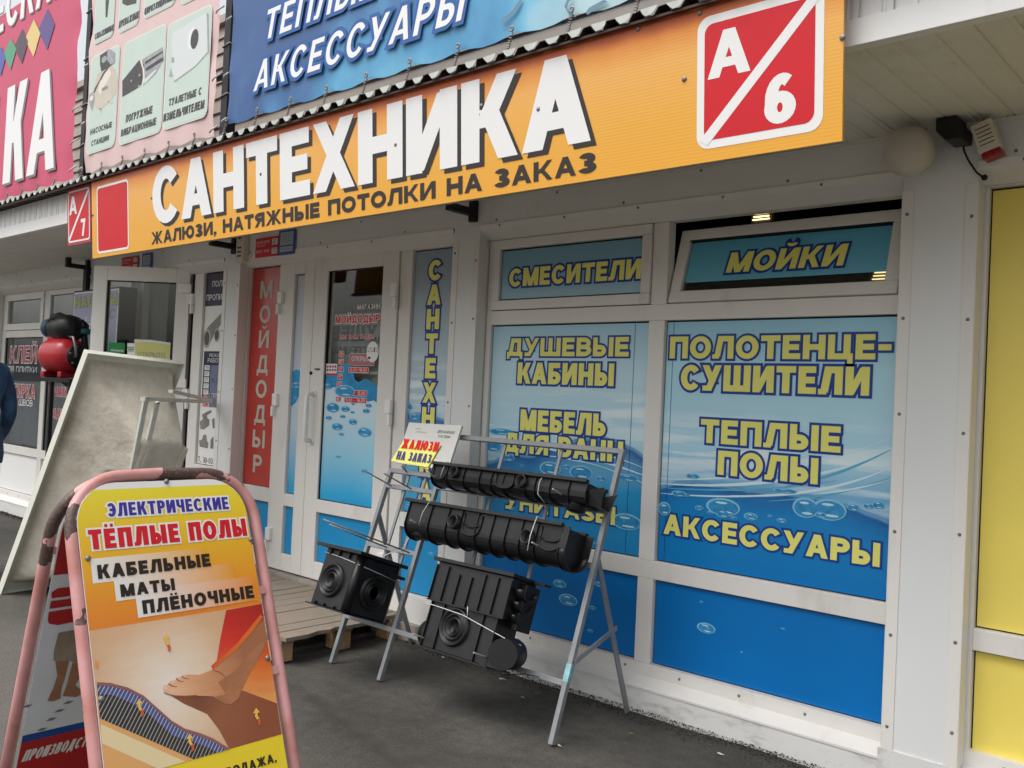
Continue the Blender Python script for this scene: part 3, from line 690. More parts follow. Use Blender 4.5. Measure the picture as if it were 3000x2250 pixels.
# mirrored words that show through the glass from inside
back = mat('seen_from_behind_print', (.035,.07,.09), .6); IP = YP(.165)
mb = MB(); mb.poly(IP, [IP.uv(950,1130), IP.uv(1140,1140), IP.uv(1140,915), IP.uv(950,920)], -.004); mb.build('door_reflection_panel', mat('door_reflection_grey', (.33,.36,.35), .6, var=.35, vscale=5), dr)  # added grey panel standing in for the street reflected in the door glass
text('ДУШЕВ', IP, (968,1000), (1145,950), back, dr, wt=.3, mirror=True); text('СПЕЦИАЛ', IP, (962,1038), (1075,1015), back, dr, wt=.16, mirror=True)
# vertical words
def vertical(s, pl, top, bot, cx_top, cx_bot, wd, m, parent, wt, gap, **k):
    z1 = pl.uv(*top)[1]; z0 = pl.uv(*bot)[1]; n = len(s); pitch = (z1-z0)/(n-gap); lh = pitch*(1-gap)
    for i, c in enumerate(s):
        f = i/max(n-1, 1); u = cx_top+(cx_bot-cx_top)*f; zt = z1-i*pitch; kk = wd*GW[c]/.86/2
        text(c, pl, None, None, m, parent, wt=wt, uv=((u-kk, zt-lh), (u+kk, zt)), **k)
uc = P_.uv(1276,790)[0]
vertical('САНТЕХНИКА', P_, (1276,762), (1238,1468), uc, uc, .118, YEL, dr, .30, .17, out=.10, outm=NAVYO)
uc = P_.uv(781,850)[0]
vertical('МОЙДОДЫР', P_, (781,822), (748,1384), uc, uc+.0, .135, DOORWHITE, dr, .235, .29)
# hinges, handle, lock
def hinge(parent, x, y, z, flip=1):
    h = MB().box(x-.045*flip if flip > 0 else x-.008, x+.008 if flip > 0 else x+.045, y-.026, y, z, z+.085).box(x-.012, x+.012, y-.03, y-.004, z-.075, z-.003)
    return h.build('hinge', WHITE, parent, bevel=.004)
for z in (2.02, 1.30, .36): hinge(dr, -4.258, LY, z, 1); hinge(dr, -5.512, LY, z+.0, -1)
hx0 = at_y(921,1160,LY).x
hp = [(hx0-.0,LY,1.40),(hx0,LY-.05,1.395),(hx0,LY-.062,1.37),(hx0,LY-.062,1.11),(hx0,LY-.05,1.085),(hx0,LY,1.08)]
mb = MB(); mb.tube(hp, .015, 10); mb.lathe((hx0,LY,1.40), (0,-1,0), [(0,.024),(.006,.024),(.012,.015)], 12); mb.lathe((hx0,LY,1.08), (0,-1,0), [(0,.024),(.006,.024),(.012,.015)], 12)
mb.build('handle', WHITE, dr)
mb = MB().lathe(at_y(912,1093,LY), (0,-1,0), [(-.002,.012),(.008,.012),(.0081,.0)], 12); mb.box(hx0+.0,hx0+.045,LY-.012,LY-.002,1.56,1.568); mb.build('lock', BLACKM, dr)

# --- left shop: side light with navy notice, doorway, windows
lw = window(left, 'narrow side window with pipe poster and opening hours')
grid_frame(lw, 'frame', [(-6.735,-6.600,.158,2.34), (-6.170,-6.13,.158,2.34), (-7.66,-7.60,.158,2.34), (-7.66,-6.13,2.34,2.378), (-6.600,-6.170,2.308,2.34), (-6.600,-6.170,.70,.80), (-6.600,-6.170,.158,.25)])
pane(lw, -6.600,-6.170,.80,2.308, WHITE); pane(lw, -6.600,-6.170,.25,.70, WHITE)
def rect_px(pl, BL, TR, m, parent, name='print', off=.0008): 
    u0, v0 = pl.uv(*BL); u1, v1 = pl.uv(*TR); mb = MB().poly(pl, [(u0,v0),(u1,v0),(u1,v1),(u0,v1)], off); return mb.build(name, m, parent)
def rect_uv(pl, u0, u1, v0, v1, m, parent, name='print', off=.0008): return MB().poly(pl, [(u0,v0),(u1,v0),(u1,v1),(u0,v1)], off).build(name, m, parent)
zt = P_.uv(598,898)[1]
rect_uv(P_, -6.594,-6.176, zt, 2.30, NAVYF, lw, 'navy_print')
text('ПОЛИ', P_, (622,841), (662,820), WHITE, lw, wt=.17); text('ПРОПИЛЕН', P_, (605,881), (679,858), WHITE, lw, wt=.17)
PIPEG = mat('pipe_print', (.22,.22,.20), .5, var=.2, vscale=8); PIPED = mat('pipe_mouth_print', (.09,.09,.08), .5); PIPEL = mat('pipe_edge_print', (.42,.42,.39), .5)
def tracep(pl, pts, m, parent, name='print', off=.0012): return MB().poly(pl, [pl.uv(*p) for p in pts], off).build(name, m, parent)
def zz(pts, x0, y0, s): return [(x0+a*s, y0+b*s) for a, b in pts]
tracep(P_, zz([(1655,1090),(1700,1010),(1890,810),(1905,930),(1800,1080),(1740,1200),(1700,1255),(1660,1210)],240,740,.217), PIPEG, lw, 'pipe_print')
u, v = P_.uv(240+1690*.217, 740+1160*.217); MB().poly(P_, ell(u,v,.055,.075), .0016).poly(P_, ell(u+.0,v,.036,.055), .002, 1).build('pipe_print', [PIPEL, PIPED], lw)
u, v = P_.uv(240+1825*.217, 740+1115*.217); MB().poly(P_, ell(u,v,.04,.055), .0016).poly(P_, ell(u-.003,v,.028,.038), .002, 1).build('pipe_print', [PIPEL, PIPED], lw)
z1 = P_.uv(600,1029)[1]; z0 = P_.uv(592,1166)[1]; ux = P_.uv(598,1040)[0]
rect_uv(P_, ux, -6.176, z0, z1, NAVYF, lw, 'navy_print')
text('РЕЖИМ', P_, (614,1046), (652,1036), WHITE, lw, wt=.17, off=.002); text('РАБОТЫ', P_, (609,1062), (655,1050), WHITE, lw, wt=.17, off=.002)
SLATE = mat('slate_print', (.16,.19,.28), .5)
for i, s in enumerate(('ПН','ВТ','СР','ЧТ','ПТ','СБ','ВС')):
    zt_ = P_.uv(603,1070)[1]-i*.0475; mm = REDP if i > 4 else WHITE; tm = WHITE if i > 4 else INK
    rect_uv(P_, ux+.018, ux+.095, zt_-.038, zt_, mm, lw, 'day_print', .0012); text(s, P_, None, None, tm, lw, wt=.15, off=.002, uv=((ux+.028, zt_-.031), (ux+.085, zt_-.007)))
zt_ = P_.uv(603,1070)[1]
rect_uv(P_, ux+.11, -6.178, zt_-.228, zt_, SLATE, lw, 'hours_print', .0012); rect_uv(P_, ux+.11, -6.178, zt_-.325, zt_-.24, SLATE, lw, 'hours_print', .0012)
text('9.00-18', P_, None, None, INK, lw, wt=.13, off=.002, uv=((ux+.13, zt_-.135), (-6.185, zt_-.10))); text('9.00-16', P_, None, None, REDP, lw, wt=.13, off=.002, uv=((ux+.13, zt_-.30), (-6.185, zt_-.265)))
text('БЕЗ ПЕРЕРЫВА', P_, None, None, WHITE, lw, wt=.14, off=.002, uv=((ux+.03, z0+.012), (-6.17, z0+.04)))
text('Т. 30-03', P_, (580,1353), (624,1343), INK, lw, wt=.13)
for pts in ([(500,880),(545,845),(530,780),(600,740),(660,715),(665,750),(600,790),(605,830),(635,850),(630,930),(560,985),(510,980)], [(670,850),(705,820),(706,970),(680,970)],
            [(490,1140),(530,1130),(550,1060),(590,1060),(600,1150),(620,1170),(612,1250),(500,1225)], [(650,1130),(690,1080),(690,1255),(645,1250)]):
    tracep(P_, zz(pts,480,1050,.211), PIPEG, lw, 'fitting_print')
hinge(lw, -6.735, FY, 2.06, 1); hinge(lw, -6.735, FY, 1.30, 1)
# window of the left shop
ww = window(left, 'dark glass window with red words for glue and grout')
X0, X1, X2, X3 = -10.745, -9.705, -9.600, -8.50
grid_frame(ww, 'frame', [(-10.83,X0,.206,2.34), (X3,-8.44,.206,2.34), (X0,X3,2.303,2.34), (X0,X3,1.835,1.908), (X0,X3,.604,.69), (X1,X2,.206,.604), (X1,X2,.69,1.835), (X1,X2,1.908,2.303)])
GLL = glass('street_glass', (.75,.80,.83), .9, .12)
pane(ww, X0,X1,.69,1.835, GLL, gasket=False); pane(ww, X2,X3,.69,1.835, GLL, gasket=False); pane(ww, X0,X1,.206,.604, WHITE); pane(ww, X2,X3,.206,.604, WHITE)
mb = MB(); ring(mb, X0+.01, X1-.006, 1.912, 2.299, .07, FY-.014, .05); ring(mb, X2+.01, X3-.006, 1.912, 2.299, .05, FY-.014, .05); mb.build('sash', PVC, ww, bevel=.004)
pane(ww, X0+.08,X1-.076,1.982,2.229, GLL, y=FY+.004, gasket=False); pane(ww, X2+.06,X3-.056,1.962,2.249, GLL, y=FY+.004, gasket=False)
REFLG = mat('reflection_grey', (.17,.19,.205), .8, var=.3, vscale=3, stretch=(1,1,.3))  # added grey panels behind the glass, imitating its pale reflections
MB().box(X0,X1,.17,.18,.70,1.83).box(X2,X3,.17,.18,.70,1.83).box(X0,X1,.17,.18,1.92,2.30).box(X2,X3,.17,.18,1.92,2.30).build('reflection_panel', REFLG, ww)
mb = MB()
for a, b, c, d in ((X0,X1,.69,1.835),(X2,X3,.69,1.835)): ring(mb, a-.002, b+.002, c-.002, d+.002, .010, FY+.014, .012)
mb.build('gasket', GASKET, ww)
DULL = mat('dull_red_print', (.42,.05,.07), .5)
text('КЛЕЙ', P_, (29,1062), (110,1014), DULL, ww, wt=.2, out=.05, outm=WHITE, gap=.2); text('ДЛЯ ПЛИТКИ', P_, (12,1088), (108,1075), WHITE, ww, wt=.17)
text('ЗАТИРКА', P_, (14,1160), (104,1129), DULL, ww, wt=.2, out=.05, outm=WHITE, gap=.2); text('ДЛЯ ШВОВ', P_, (22,1184), (96,1172), WHITE, ww, wt=.17)
text('КЕРАМИКА', P_, (142,1159), (206,1136), DULL, ww, wt=.18, out=.04, outm=WHITE); text('МОЗАИКА', P_, (139,1224), (200,1201), DULL, ww, wt=.18, out=.04, outm=WHITE)
# yellow windows of the right shop
yw = window(right, 'window fully covered in plain yellow film')
grid_frame(yw, 'frame', [(-.975,-.948,.15,2.34), (-.948,1.4,2.296,2.34), (-.948,1.4,.575,.655), (-.948,1.4,.15,.193), (.55,.63,.193,.575), (.55,.63,.655,2.296)])
pane(yw, -.948,.55,.655,2.296, YELF, y=FY+.03); pane(yw, -.948,.55,.193,.575, YELF, y=FY+.03); pane(yw, .63,1.4,.655,2.296, YELF, y=FY+.03); pane(yw, .63,1.4,.193,.575, YELF, y=FY+.03)
mb = MB(); scr = [(-.62,1.70,.05,.004),(-.58,1.715,.08,.005),(-.66,1.68,.02,.003),(-.55,1.70,.05,.003)]
for u,v,a,b in scr: mb.poly(YP(FY+.0295), [(u-a,v-b),(u,v-b*2),(u+a,v+b*3),(u+a*.8,v+b*3.5),(u-a*.3,v+b)], .0005)
mb.build('scratches', GASKET, yw, kind='stuff')

# interior shells (dark rooms) behind the glass
for x0, x1, par in ((-6.05,-1.05,shop), (-11.2,-6.10,left)):
    mb = MB(); y0, y1 = .36, 4.2
    mb.add([(x0,y0,.02),(x1,y0,.02),(x1,y1,.02),(x0,y1,.02),(x0,y0,2.62),(x1,y0,2.62),(x1,y1,2.62),(x0,y1,2.62)], [(0,1,2,3),(7,6,5,4),(2,3,7,6),(1,2,6,5),(0,3,7,4)])
    mb.build('room_interior', DARKIN, par)
MB().box(-11.3, 1.5, .345, .355, 2.36, 2.62).build('room_lintel', DARKIN, shop)
SHELF = mat('shelf_goods', (.30,.30,.29), .7, var=.5, vscale=5)
mb = MB()
for i in range(14):
    x = -5.8+i*.33; mb.box(x, x+.26, 2.6+.2*random.random(), 3.2, .1+.5*(i % 3), .5+.5*(i % 3)+.2*random.random())
mb.box(-5.9,-1.3,2.9,2.95,1.0,1.03).box(-5.9,-1.3,2.9,2.95,1.6,1.63).box(-4.9,-4.3,.9,1.3,.02,1.15)
mb.build('shelf_stock', SHELF, shop, kind='stuff')
mb = MB()
for i in range(12):
    x = -10.9+i*.33; mb.box(x, x+.24, 1.2+.3*random.random(), 1.9, .1+.4*(i % 4), .4+.4*(i % 4)+.2*random.random())
mb.build('shelf_stock', SHELF, left, kind='stuff')
# ================================================================ canopy over the shop row
can = empty('canopy', (-4.8, -.48, 2.53), 'long canopy with white plastic soffit boards and corrugated steel roof edge', 'canopy')
def shared(mb, name, m, parent, n, step, label=None, jit=0, skip=None):
    o = mb.build(name, m, parent); outs = [o]
    for i in range(1, n):
        outs.append(dup(o, (step[0]*i, step[1]*i, step[2]*i+random.uniform(-jit, jit)), parent))
    return outs
SX0, PITCH_ = -11.3, .1015
mb = MB(); x = SX0        # one board: flat face with two ridge grooves at its edge
prof = [(0,0),(.066,0),(.069,.003),(.074,.003),(.077,0),(.090,0),(.093,.004),(.0995,.004)]
vs = []
for px_, pz in prof: vs += [(x+px_, -.918, 2.527+pz), (x+px_, .0, 2.527+pz)]
mb.add(vs, [(2*i, 2*i+1, 2*i+3, 2*i+2) for i in range(len(prof)-1)])
shared(mb, 'soffit_board', SOFF, can, 126, (PITCH_,0,0), jit=.0008)
MB().box(-11.3,1.5,-.94,.30,2.533,2.55).build('soffit_backing', DARKIN, can)
MB().box(-11.3,1.5,-.955,-.915,2.519,2.5265).box(-11.3,1.5,-.958,-.950,2.519,2.600).build('fascia_trim', FASC, can, bevel=.002)
MB().box(-11.3,1.5,-.006,.0,2.512,2.5268).build('soffit_edge_trim', SOFF, can)
mb = MB(); x = SX0; prof = [(0,0),(.058,0),(.061,.005),(.070,.005),(.073,0),(.092,0),(.0945,.007),(.0995,.007)]
vs = []
for px_, py_ in prof: vs += [(x+px_, -.951+py_, 2.596), (x+px_, -.951+py_, 2.742)]
mb.add(vs, [(2*i, 2*i+2, 2*i+3, 2*i+1) for i in range(len(prof)-1)])
for o in shared(mb, 'fascia_board', FASC, can, 50, (PITCH_,0,0)): pass
x = SX0+PITCH_*99; mb2 = MB(); vs = []
for px_, py_ in prof: vs += [(x+px_, -.951+py_, 2.596), (x+px_, -.951+py_, 3.2)]
mb2.add(vs, [(2*i, 2*i+2, 2*i+3, 2*i+1) for i in range(len(prof)-1)]); shared(mb2, 'fascia_board', FASC, can, 26, (PITCH_,0,0))
# corrugated roof sheet: trapezoid profile running away from the street
mb = MB(); p_ = .105; x = -11.3; vs = []; zb, zt_ = 2.735, 2.763
prof = [(0,0),(.036,0),(.050,1),(.086,1),(.105,0)]
def roofz(y): return (y+1.06)*.10
xs = []
while x < 1.4:
    for a, b in prof[:-1]: xs.append((x+a+random.uniform(-.002,.002), zb+(zt_-zb)*b+random.uniform(-.0015,.0015)))
    x += p_
for a, z in xs:
    for y in (-1.062, -.4, -.02): vs.append((a, y+(random.uniform(-.006,.006) if y < -1 else 0), z+roofz(y)))
n = len(xs)
mb.add(vs, [(3*i+j, 3*i+3+j, 3*i+4+j, 3*i+1+j) for i in range(n-1) for j in range(2)])
ro = mb.build('roof_sheet', BROWN, can); sm_ = ro.modifiers.new('s', 'SOLIDIFY'); sm_.thickness = .0015
mb = MB(); x = -11.3                       # pale pressed lips that fill the valleys of the sheet edge
while x < 1.4:
    j = lambda: random.uniform(-.003,.003); t_ = random.uniform(-.004,.002)
    pts = [(x-.018+j(), zt_+.0+t_),(x-.006, zb+.012+j()),(x+.006, zb+.001),(x+.030, zb+.002),(x+.042+j(), zb+.012),(x+.052+j(), zt_+t_+j())]
    mb.slab(YP(-1.066), pts, j()+.003, .002); x += p_
mb.build('roof_edge_lips', FLAP, can, kind='stuff')
MB().box(-11.3,-1.0,-1.058,-1.042,2.726,2.7345).build('roof_batten', BROWN, can)
# upper wall behind the banners
up_ = empty('upper_wall', (-4.8, -.02, 2.8), 'beige board clad upper wall seen in the gaps between the banners', 'wall')
mb = MB().add([(-11.3,-.02,2.70),(1.5,-.02,2.70),(1.5,-.005,2.815),(-11.3,-.005,2.815),(-11.3,.005,2.70),(1.5,.005,2.70)], [(0,1,2,3),(5,4,3,2),(4,5,1,0)])
shared(mb, 'siding_board', SIDING, up_, 13, (0,0,.115))
MB().box(-11.3,1.5,.0,.2,2.70,4.18).build('wall_core', DARKIN, up_)
MB().box(-11.3,1.5,-.05,.25,4.18,4.24).build('parapet_cap', SIDING, up_)
# posts behind the banners
posts = []
for i, (x, lb) in enumerate(((-6.40,'dark steel post between the pink banner and the pump banner'), (-4.57,'dark steel post between the pump banner and the blue banner'))):
    p0 = empty('steel_post', (x, -.96, 2.79), lb, 'post', 'dark steel posts holding the banners')
    MB().box(x-.032, x+.032, -.99, -.93, 2.77, 4.9).build('shaft', BLACKM, p0, bevel=.003)
    MB().bar((x, -.93, 3.25), (x+.5, -.03, 3.75), .04, .04).build('brace', BLACKM, p0)
    mb = MB()
    for z in (2.80, 3.02, 3.30, 3.62, 3.95):
        mb.tube([(x-.036,-.995,z),(x+.036,-.995,z+.012),(x+.036,-.925,z+.006),(x-.036,-.925,z),(x-.036,-.995,z)], .004, 5)
    mb.build('wire_wrap', ROD, p0)
# ---------------------------------------------------------------- banners
BPL = YP(-1.0)
def banner(x0, x1, z0, z1, m, label, seed, skew=0, group='printed fabric banners above the canopy'):
    b = empty('banner', ((x0+x1)/2, -1.0, z0), label, 'banner', group)
    mb = MB(); nx, nz = int((x1-x0)/.06), int((z1-z0)/.06); vs = []
    for j in range(nz+1):
        for i in range(nx+1):
            u, v = i/nx, j/nz; x = x0+(x1-x0)*u; z = z0+(z1-z0)*v
            ed = math.exp(-min(z-z0, .5)*9); eh = math.exp(-min(x-x0, x1-x)*10)
            y = -1.0+.0015+.006*ed*math.sin(x*21+seed)*(z < z0+.16)+.012*eh*max(0, math.sin(z*13+seed))
            zz_ = z - (.010*(1+math.cos((x-x0)/.30*2*math.pi)) * -1 * ed if j < 3 else 0) - .008
            xx_ = x + (.014*math.sin(z*16+seed)*eh if (i < 2 or i > nx-2) else 0)
            vs.append((xx_, y+.007*ed*(z < z0+.16)+.004*eh, zz_))
    mb.add(vs, [(j*(nx+1)+i, j*(nx+1)+i+1, (j+1)*(nx+1)+i+1, (j+1)*(nx+1)+i) for j in range(nz) for i in range(nx)], 0, True)
    mb.build('fabric', m, b)
    ey = MB(); sp = MB(); n = int((x1-x0)/.30)
    for i in range(n+1):
        x = x0+.03+i*.298
        ey.lathe((x,-1.012,z0+.022), (0,-1,0), [(0,.013),(.003,.013),(.003,.006),(0,.006)], 10)
    ey.build('eyelets', SCREW, b, kind='stuff')
    return b, [x0+.03+i*.298 for i in range(n+1)]
BLUEB = film('blue_banner_print', [(2.7,(.10,.36,.60)), (3.0,(.05,.22,.46)), (3.3,(.03,.13,.34)), (4.5,(.04,.12,.30))], tint_noise=.55, rough=.5)
def blue_banner_mat():
    m = bpy.data.materials.new('blue_cloud_banner'); m.use_nodes = True; t = m.node_tree; b = t.nodes['Principled BSDF']; b.inputs['Roughness'].default_value = .5
    geo = t.nodes.new('ShaderNodeNewGeometry'); sx = t.nodes.new('ShaderNodeSeparateXYZ'); t.links.new(geo.outputs['Position'], sx.inputs[0])
    def N(s, d=4):
        n = t.nodes.new('ShaderNodeTexNoise'); n.inputs['Scale'].default_value = s; n.inputs['Detail'].default_value = d; t.links.new(geo.outputs['Position'], n.inputs[0]); return n.outputs[0]
    def mth(op, a, b_, c_=None):
        n = t.nodes.new('ShaderNodeMath'); n.operation = op
        for i, q in enumerate((a, b_, c_)):
            if q is None: continue
            if isinstance(q, (int, float)): n.inputs[i].default_value = q
            else: t.links.new(q, n.inputs[i])
        return n.outputs[0]
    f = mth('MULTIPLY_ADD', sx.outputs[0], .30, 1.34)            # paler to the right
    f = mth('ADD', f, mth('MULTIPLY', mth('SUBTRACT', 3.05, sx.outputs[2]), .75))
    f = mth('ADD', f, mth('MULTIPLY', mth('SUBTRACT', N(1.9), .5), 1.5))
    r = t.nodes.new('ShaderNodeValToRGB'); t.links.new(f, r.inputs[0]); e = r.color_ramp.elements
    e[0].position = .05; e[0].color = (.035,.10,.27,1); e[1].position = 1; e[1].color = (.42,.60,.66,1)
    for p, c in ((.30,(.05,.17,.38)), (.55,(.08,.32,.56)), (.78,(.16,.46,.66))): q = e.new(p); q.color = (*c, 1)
    t.links.new(r.outputs[0], b.inputs['Base Color']); return m
PINKB = mat('pink_red_banner', (.56,.085,.16), .5, var=.05, vscale=1.5); PALEB = mat('pale_pink_banner', (.68,.50,.49), .5, var=.03); MINT = mat('mint_print', (.52,.62,.56), .5, var=.03); CRM = mat('pale_border_print', (.70,.71,.66), .5)
b1, s1 = banner(-8.9, -6.545, 2.815, 4.35, PINKB, 'pink red banner with big white letters at the left edge', 1.0)
b2, s2 = banner(-6.350, -4.665, 2.822, 4.35, PALEB, 'pale pink banner with mint panels showing pumps', 2.2)
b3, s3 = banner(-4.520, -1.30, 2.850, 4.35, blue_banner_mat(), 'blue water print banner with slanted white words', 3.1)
ORD = ['first','second','third','fourth','fifth','sixth','seventh','eighth','ninth','tenth','eleventh','twelfth']
def spring(x, z1, z0, y=-1.012):
    mb = MB(); h = z1-z0; n = 44; pts = [(x, y, z1+.012)]
    for k in range(n+1):
        f = k/n; a = f*2*math.pi*8; pts.append((x+.0065*math.cos(a), y-.012*f*2+.0065*math.sin(a), z1-h*.08-h*.84*f))
    pts.append((x, y-.03, z0-.004)); mb.tube(pts, .0022, 4)
    return mb.build('tension_spring', ROD, origin=(x, y, z0), cat='spring')
for nm, ss, z0 in (('pink red banner', s1, 2.82), ('pale pump banner', s2, 2.827), ('blue banner', s3, 2.855)):
    for i, x in enumerate(ss):
        o = spring(x, z0+.006, 2.752); o['group'] = 'springs tying the banners to the roof edge'
        o['label'] = '%s spring from the left under the bottom hem of the %s' % (ORD[i], nm)
for ci, (x0, x1, zz_, who) in enumerate(((-6.545,-6.43,2.86,'pink red banner'),(-6.545,-6.43,3.05,'pink red banner'),(-6.545,-6.43,3.28,'pink red banner'),(-6.37,-6.35,2.84,'pale pump banner'),(-6.37,-6.35,3.15,'pale pump banner'),(-6.37,-6.35,3.55,'pale pump banner'),(-4.665,-4.60,2.83,'pale pump banner'),(-4.665,-4.60,3.12,'pale pump banner'),(-4.665,-4.60,3.50,'pale pump banner'),(-4.54,-4.515,2.86,'blue banner'),(-4.54,-4.515,3.11,'blue banner'),(-4.54,-4.515,3.42,'blue banner'))):
    mb = MB().tube([(x0+.0,-1.012,zz_),((x0+x1)/2,-1.02,zz_+.008),(x1,-1.0,zz_+.03)], .005, 5); mb.build('tie_cord', TIE, label='%s short cord lashing the %s side of the %s to a dark post' % (('lowest','middle','highest')[ci % 3], 'right' if ci < 3 or 5 < ci < 9 else 'left', who), cat='cord', group='cords lashing the banner sides')
GRYL = mat('grey_shadow_print', (.20,.17,.18), .5)
TB = YP(-1.0005)
text('К', TB, (8,541), (84,228), ORANGE_T, b1, wt=.20, th=.15, off=.003, shadow=(GRYL,.035,-.02)); text('А', TB, (77,518), (176,186), ORANGE_T, b1, wt=.20, th=.15, off=.003, shadow=(GRYL,.035,-.02))
text('ПЛИТ', TB, (-190,602), (0,282), ORANGE_T, b1, wt=.17, th=.14, off=.003); text('КЕРАМИЧЕСКАЯ', TB, (-250,255), (206,-182), ORANGE_T, b1, wt=.19, off=.003, shadow=(GRYL,.02,-.014))
RH = [mat('rhombus_print_%s' % n_, c, .5) for n_, c in (('violet',(.12,.08,.25)), ('yellow',(.72,.55,.22)), ('dark',(.10,.07,.09)), ('green',(.10,.34,.20)), ('blue',(.10,.12,.40)))]
mb = MB()
for k, (px, py) in enumerate(((137,86),(97,112),(63,136),(30,158),(1,180),(-30,205),(-58,225))):
    s_ = .92**k
    mb.poly(TB, [TB.uv(px-25*s_,py+3), TB.uv(px+2,py+60*s_), TB.uv(px+24*s_,py-14), TB.uv(px+3,py-60*s_)], .002+k*.0002, k % 5)
mb.build('rhombus_print', RH, b1)
# panels of the pump banner
def panelp(BL, TR, ext=0):
    u0, v0 = TB.uv(*BL); u1, v1 = TB.uv(*TR); v1 += ext
    MB().poly(TB, rrect(u0-.008, u1+.008, v0-.008, v1+.008, .05, 4), .001).poly(TB, rrect(u0, u1, v0, v1, .044, 4), .0018, 1).build('panel_print', [CRM, MINT], b2)
panelp((254,452), (352,131)); panelp((349,424), (488,70)); panelp((478,380), (622,13)); panelp((276,130), (340,-60), .3); panelp((347,97), (414,-90), .3); panelp((422,55), (520,-140), .3); panelp((530,14), (625,-170), .3)
for s, BL, TR in (('НАСОСНЫЕ',(265,396),(329,356)), ('СТАНЦИИ',(268,429),(320,395)), ('ПОГРУЖНЫЕ',(369,360),(448,309)), ('ВИБРАЦИОННЫЕ',(355,401),(459,344)), ('ТУАЛЕТНЫЕ С',(495,312),(592,255)), ('ИЗМЕЛЬЧИТЕЛЕМ',(479,358),(600,292)), ('СКВАЖИННЫЕ',(278,117),(334,71)), ('ДРЕНАЖНЫЕ',(348,83),(408,32)), ('ЦИРКУЛЯЦИОННЫЕ',(424,44),(518,-24))):
    text(s, TB, BL, TR, mat('label_ink', (.06,.055,.06), .5) if 'label_ink' not in MATS else MATS['label_ink'], b2, wt=.26, off=.003, ital=.08)
PCRM = mat('tank_print', (.55,.50,.42), .5, var=.08); PDK = mat('dark_pump_print', (.06,.06,.06), .5, var=.3, vscale=30); PGR = mat('grey_pump_print', (.33,.34,.36), .5, var=.2, vscale=30); PWH = mat('white_box_print', (.62,.66,.66), .5)
k_ = .339
def T(pts, m, off=.0025): return MB().poly(TB, [TB.uv(a*k_, b*k_) for a, b in pts], off).build('pump_print', m, b2)
T([(850,640),(960,560),(1000,600),(1018,700),(1010,800),(960,870),(870,950),(820,930),(805,850),(820,740)], PCRM); T([(868,480),(940,430),(990,450),(998,540),(950,580),(880,620),(868,560)], PDK, .003); T([(860,940),(880,985),(890,940)], PCRM); T([(935,875),(960,905),(985,880)], PCRM)
T([(775,820),(810,790),(825,850),(800,960),(775,900)], PGR, .003); text('ВИХРЬ', TB, (299,268), (318,250), PDK, b2, wt=.12, off=.0032)
T([(1060,700),(1210,515),(1250,560),(1240,720),(1180,770),(1060,840)], PDK); T([(1225,520),(1410,405),(1420,520),(1350,640),(1245,740)], PGR, .0024)
T([(1490,290),(1790,110),(1800,450),(1690,570),(1510,700),(1485,560)], PWH); u, v = TB.uv(1685*k_, 338*k_); MB().poly(TB, ell(u,v,.045,.058), .003).build('pump_print', PDK, b2)
T([(915,0),(945,0),(930,150),(915,150)], PDK); T([(1060,-40),(1190,-60),(1180,30),(1100,50),(1060,30)], PDK)
def TE(cx, cy, rx, ry, m, off=.003, rot=0):
    u, v = TB.uv(cx*k_, cy*k_); ru = abs(TB.uv((cx+rx)*k_, cy*k_)[0]-u); rv = abs(TB.uv(cx*k_, (cy-ry)*k_)[1]-v)
    return MB().poly(TB, ell(u,v,ru,rv,24), off).build('pump_print', m, b2)
PLT = mat('pale_highlight_print', (.72,.68,.60), .5)
T([(880,660),(950,600),(965,640),(900,760),(870,820),(850,780)], PLT, .0028); T([(930,430),(960,425),(1000,460),(995,545),(960,560),(930,520)], PGR, .0033); TE(905,515,22,28,PGR,.0036); TE(795,850,16,22,PLT,.0038)
T([(868,700),(880,690),(905,640),(940,590),(936,582),(895,630),(866,690),(820,770),(812,800),(822,800)], PDK, .0034)
T([(1210,515),(1228,520),(1250,600),(1256,680),(1240,745),(1228,740),(1240,670),(1236,600)], PLT, .0030); T([(1256,535),(1410,440),(1412,455),(1258,560)], PDK, .0028); T([(1262,590),(1400,500),(1415,500),(1415,525),(1262,620)], PDK, .0028); T([(1250,690),(1350,600),(1352,615),(1252,730)], PWH, .0028)
for a, b in ((1140,700),(1210,650),(1205,745)): TE(a,b,9,9,PGR,.0036)
TE(1665,335,42,92,mat('pale_ring_print',(.72,.75,.76),.5),.0027); T([(1485,500),(1508,495),(1510,540),(1487,545)], PGR, .003); T([(1790,110),(1806,120),(1810,450),(1690,580),(1510,712),(1508,700),(1690,570),(1798,448)], PGR, .0028); T([(1465,660),(1480,590),(1488,640),(1500,655),(1480,665)], PGR, .0028)
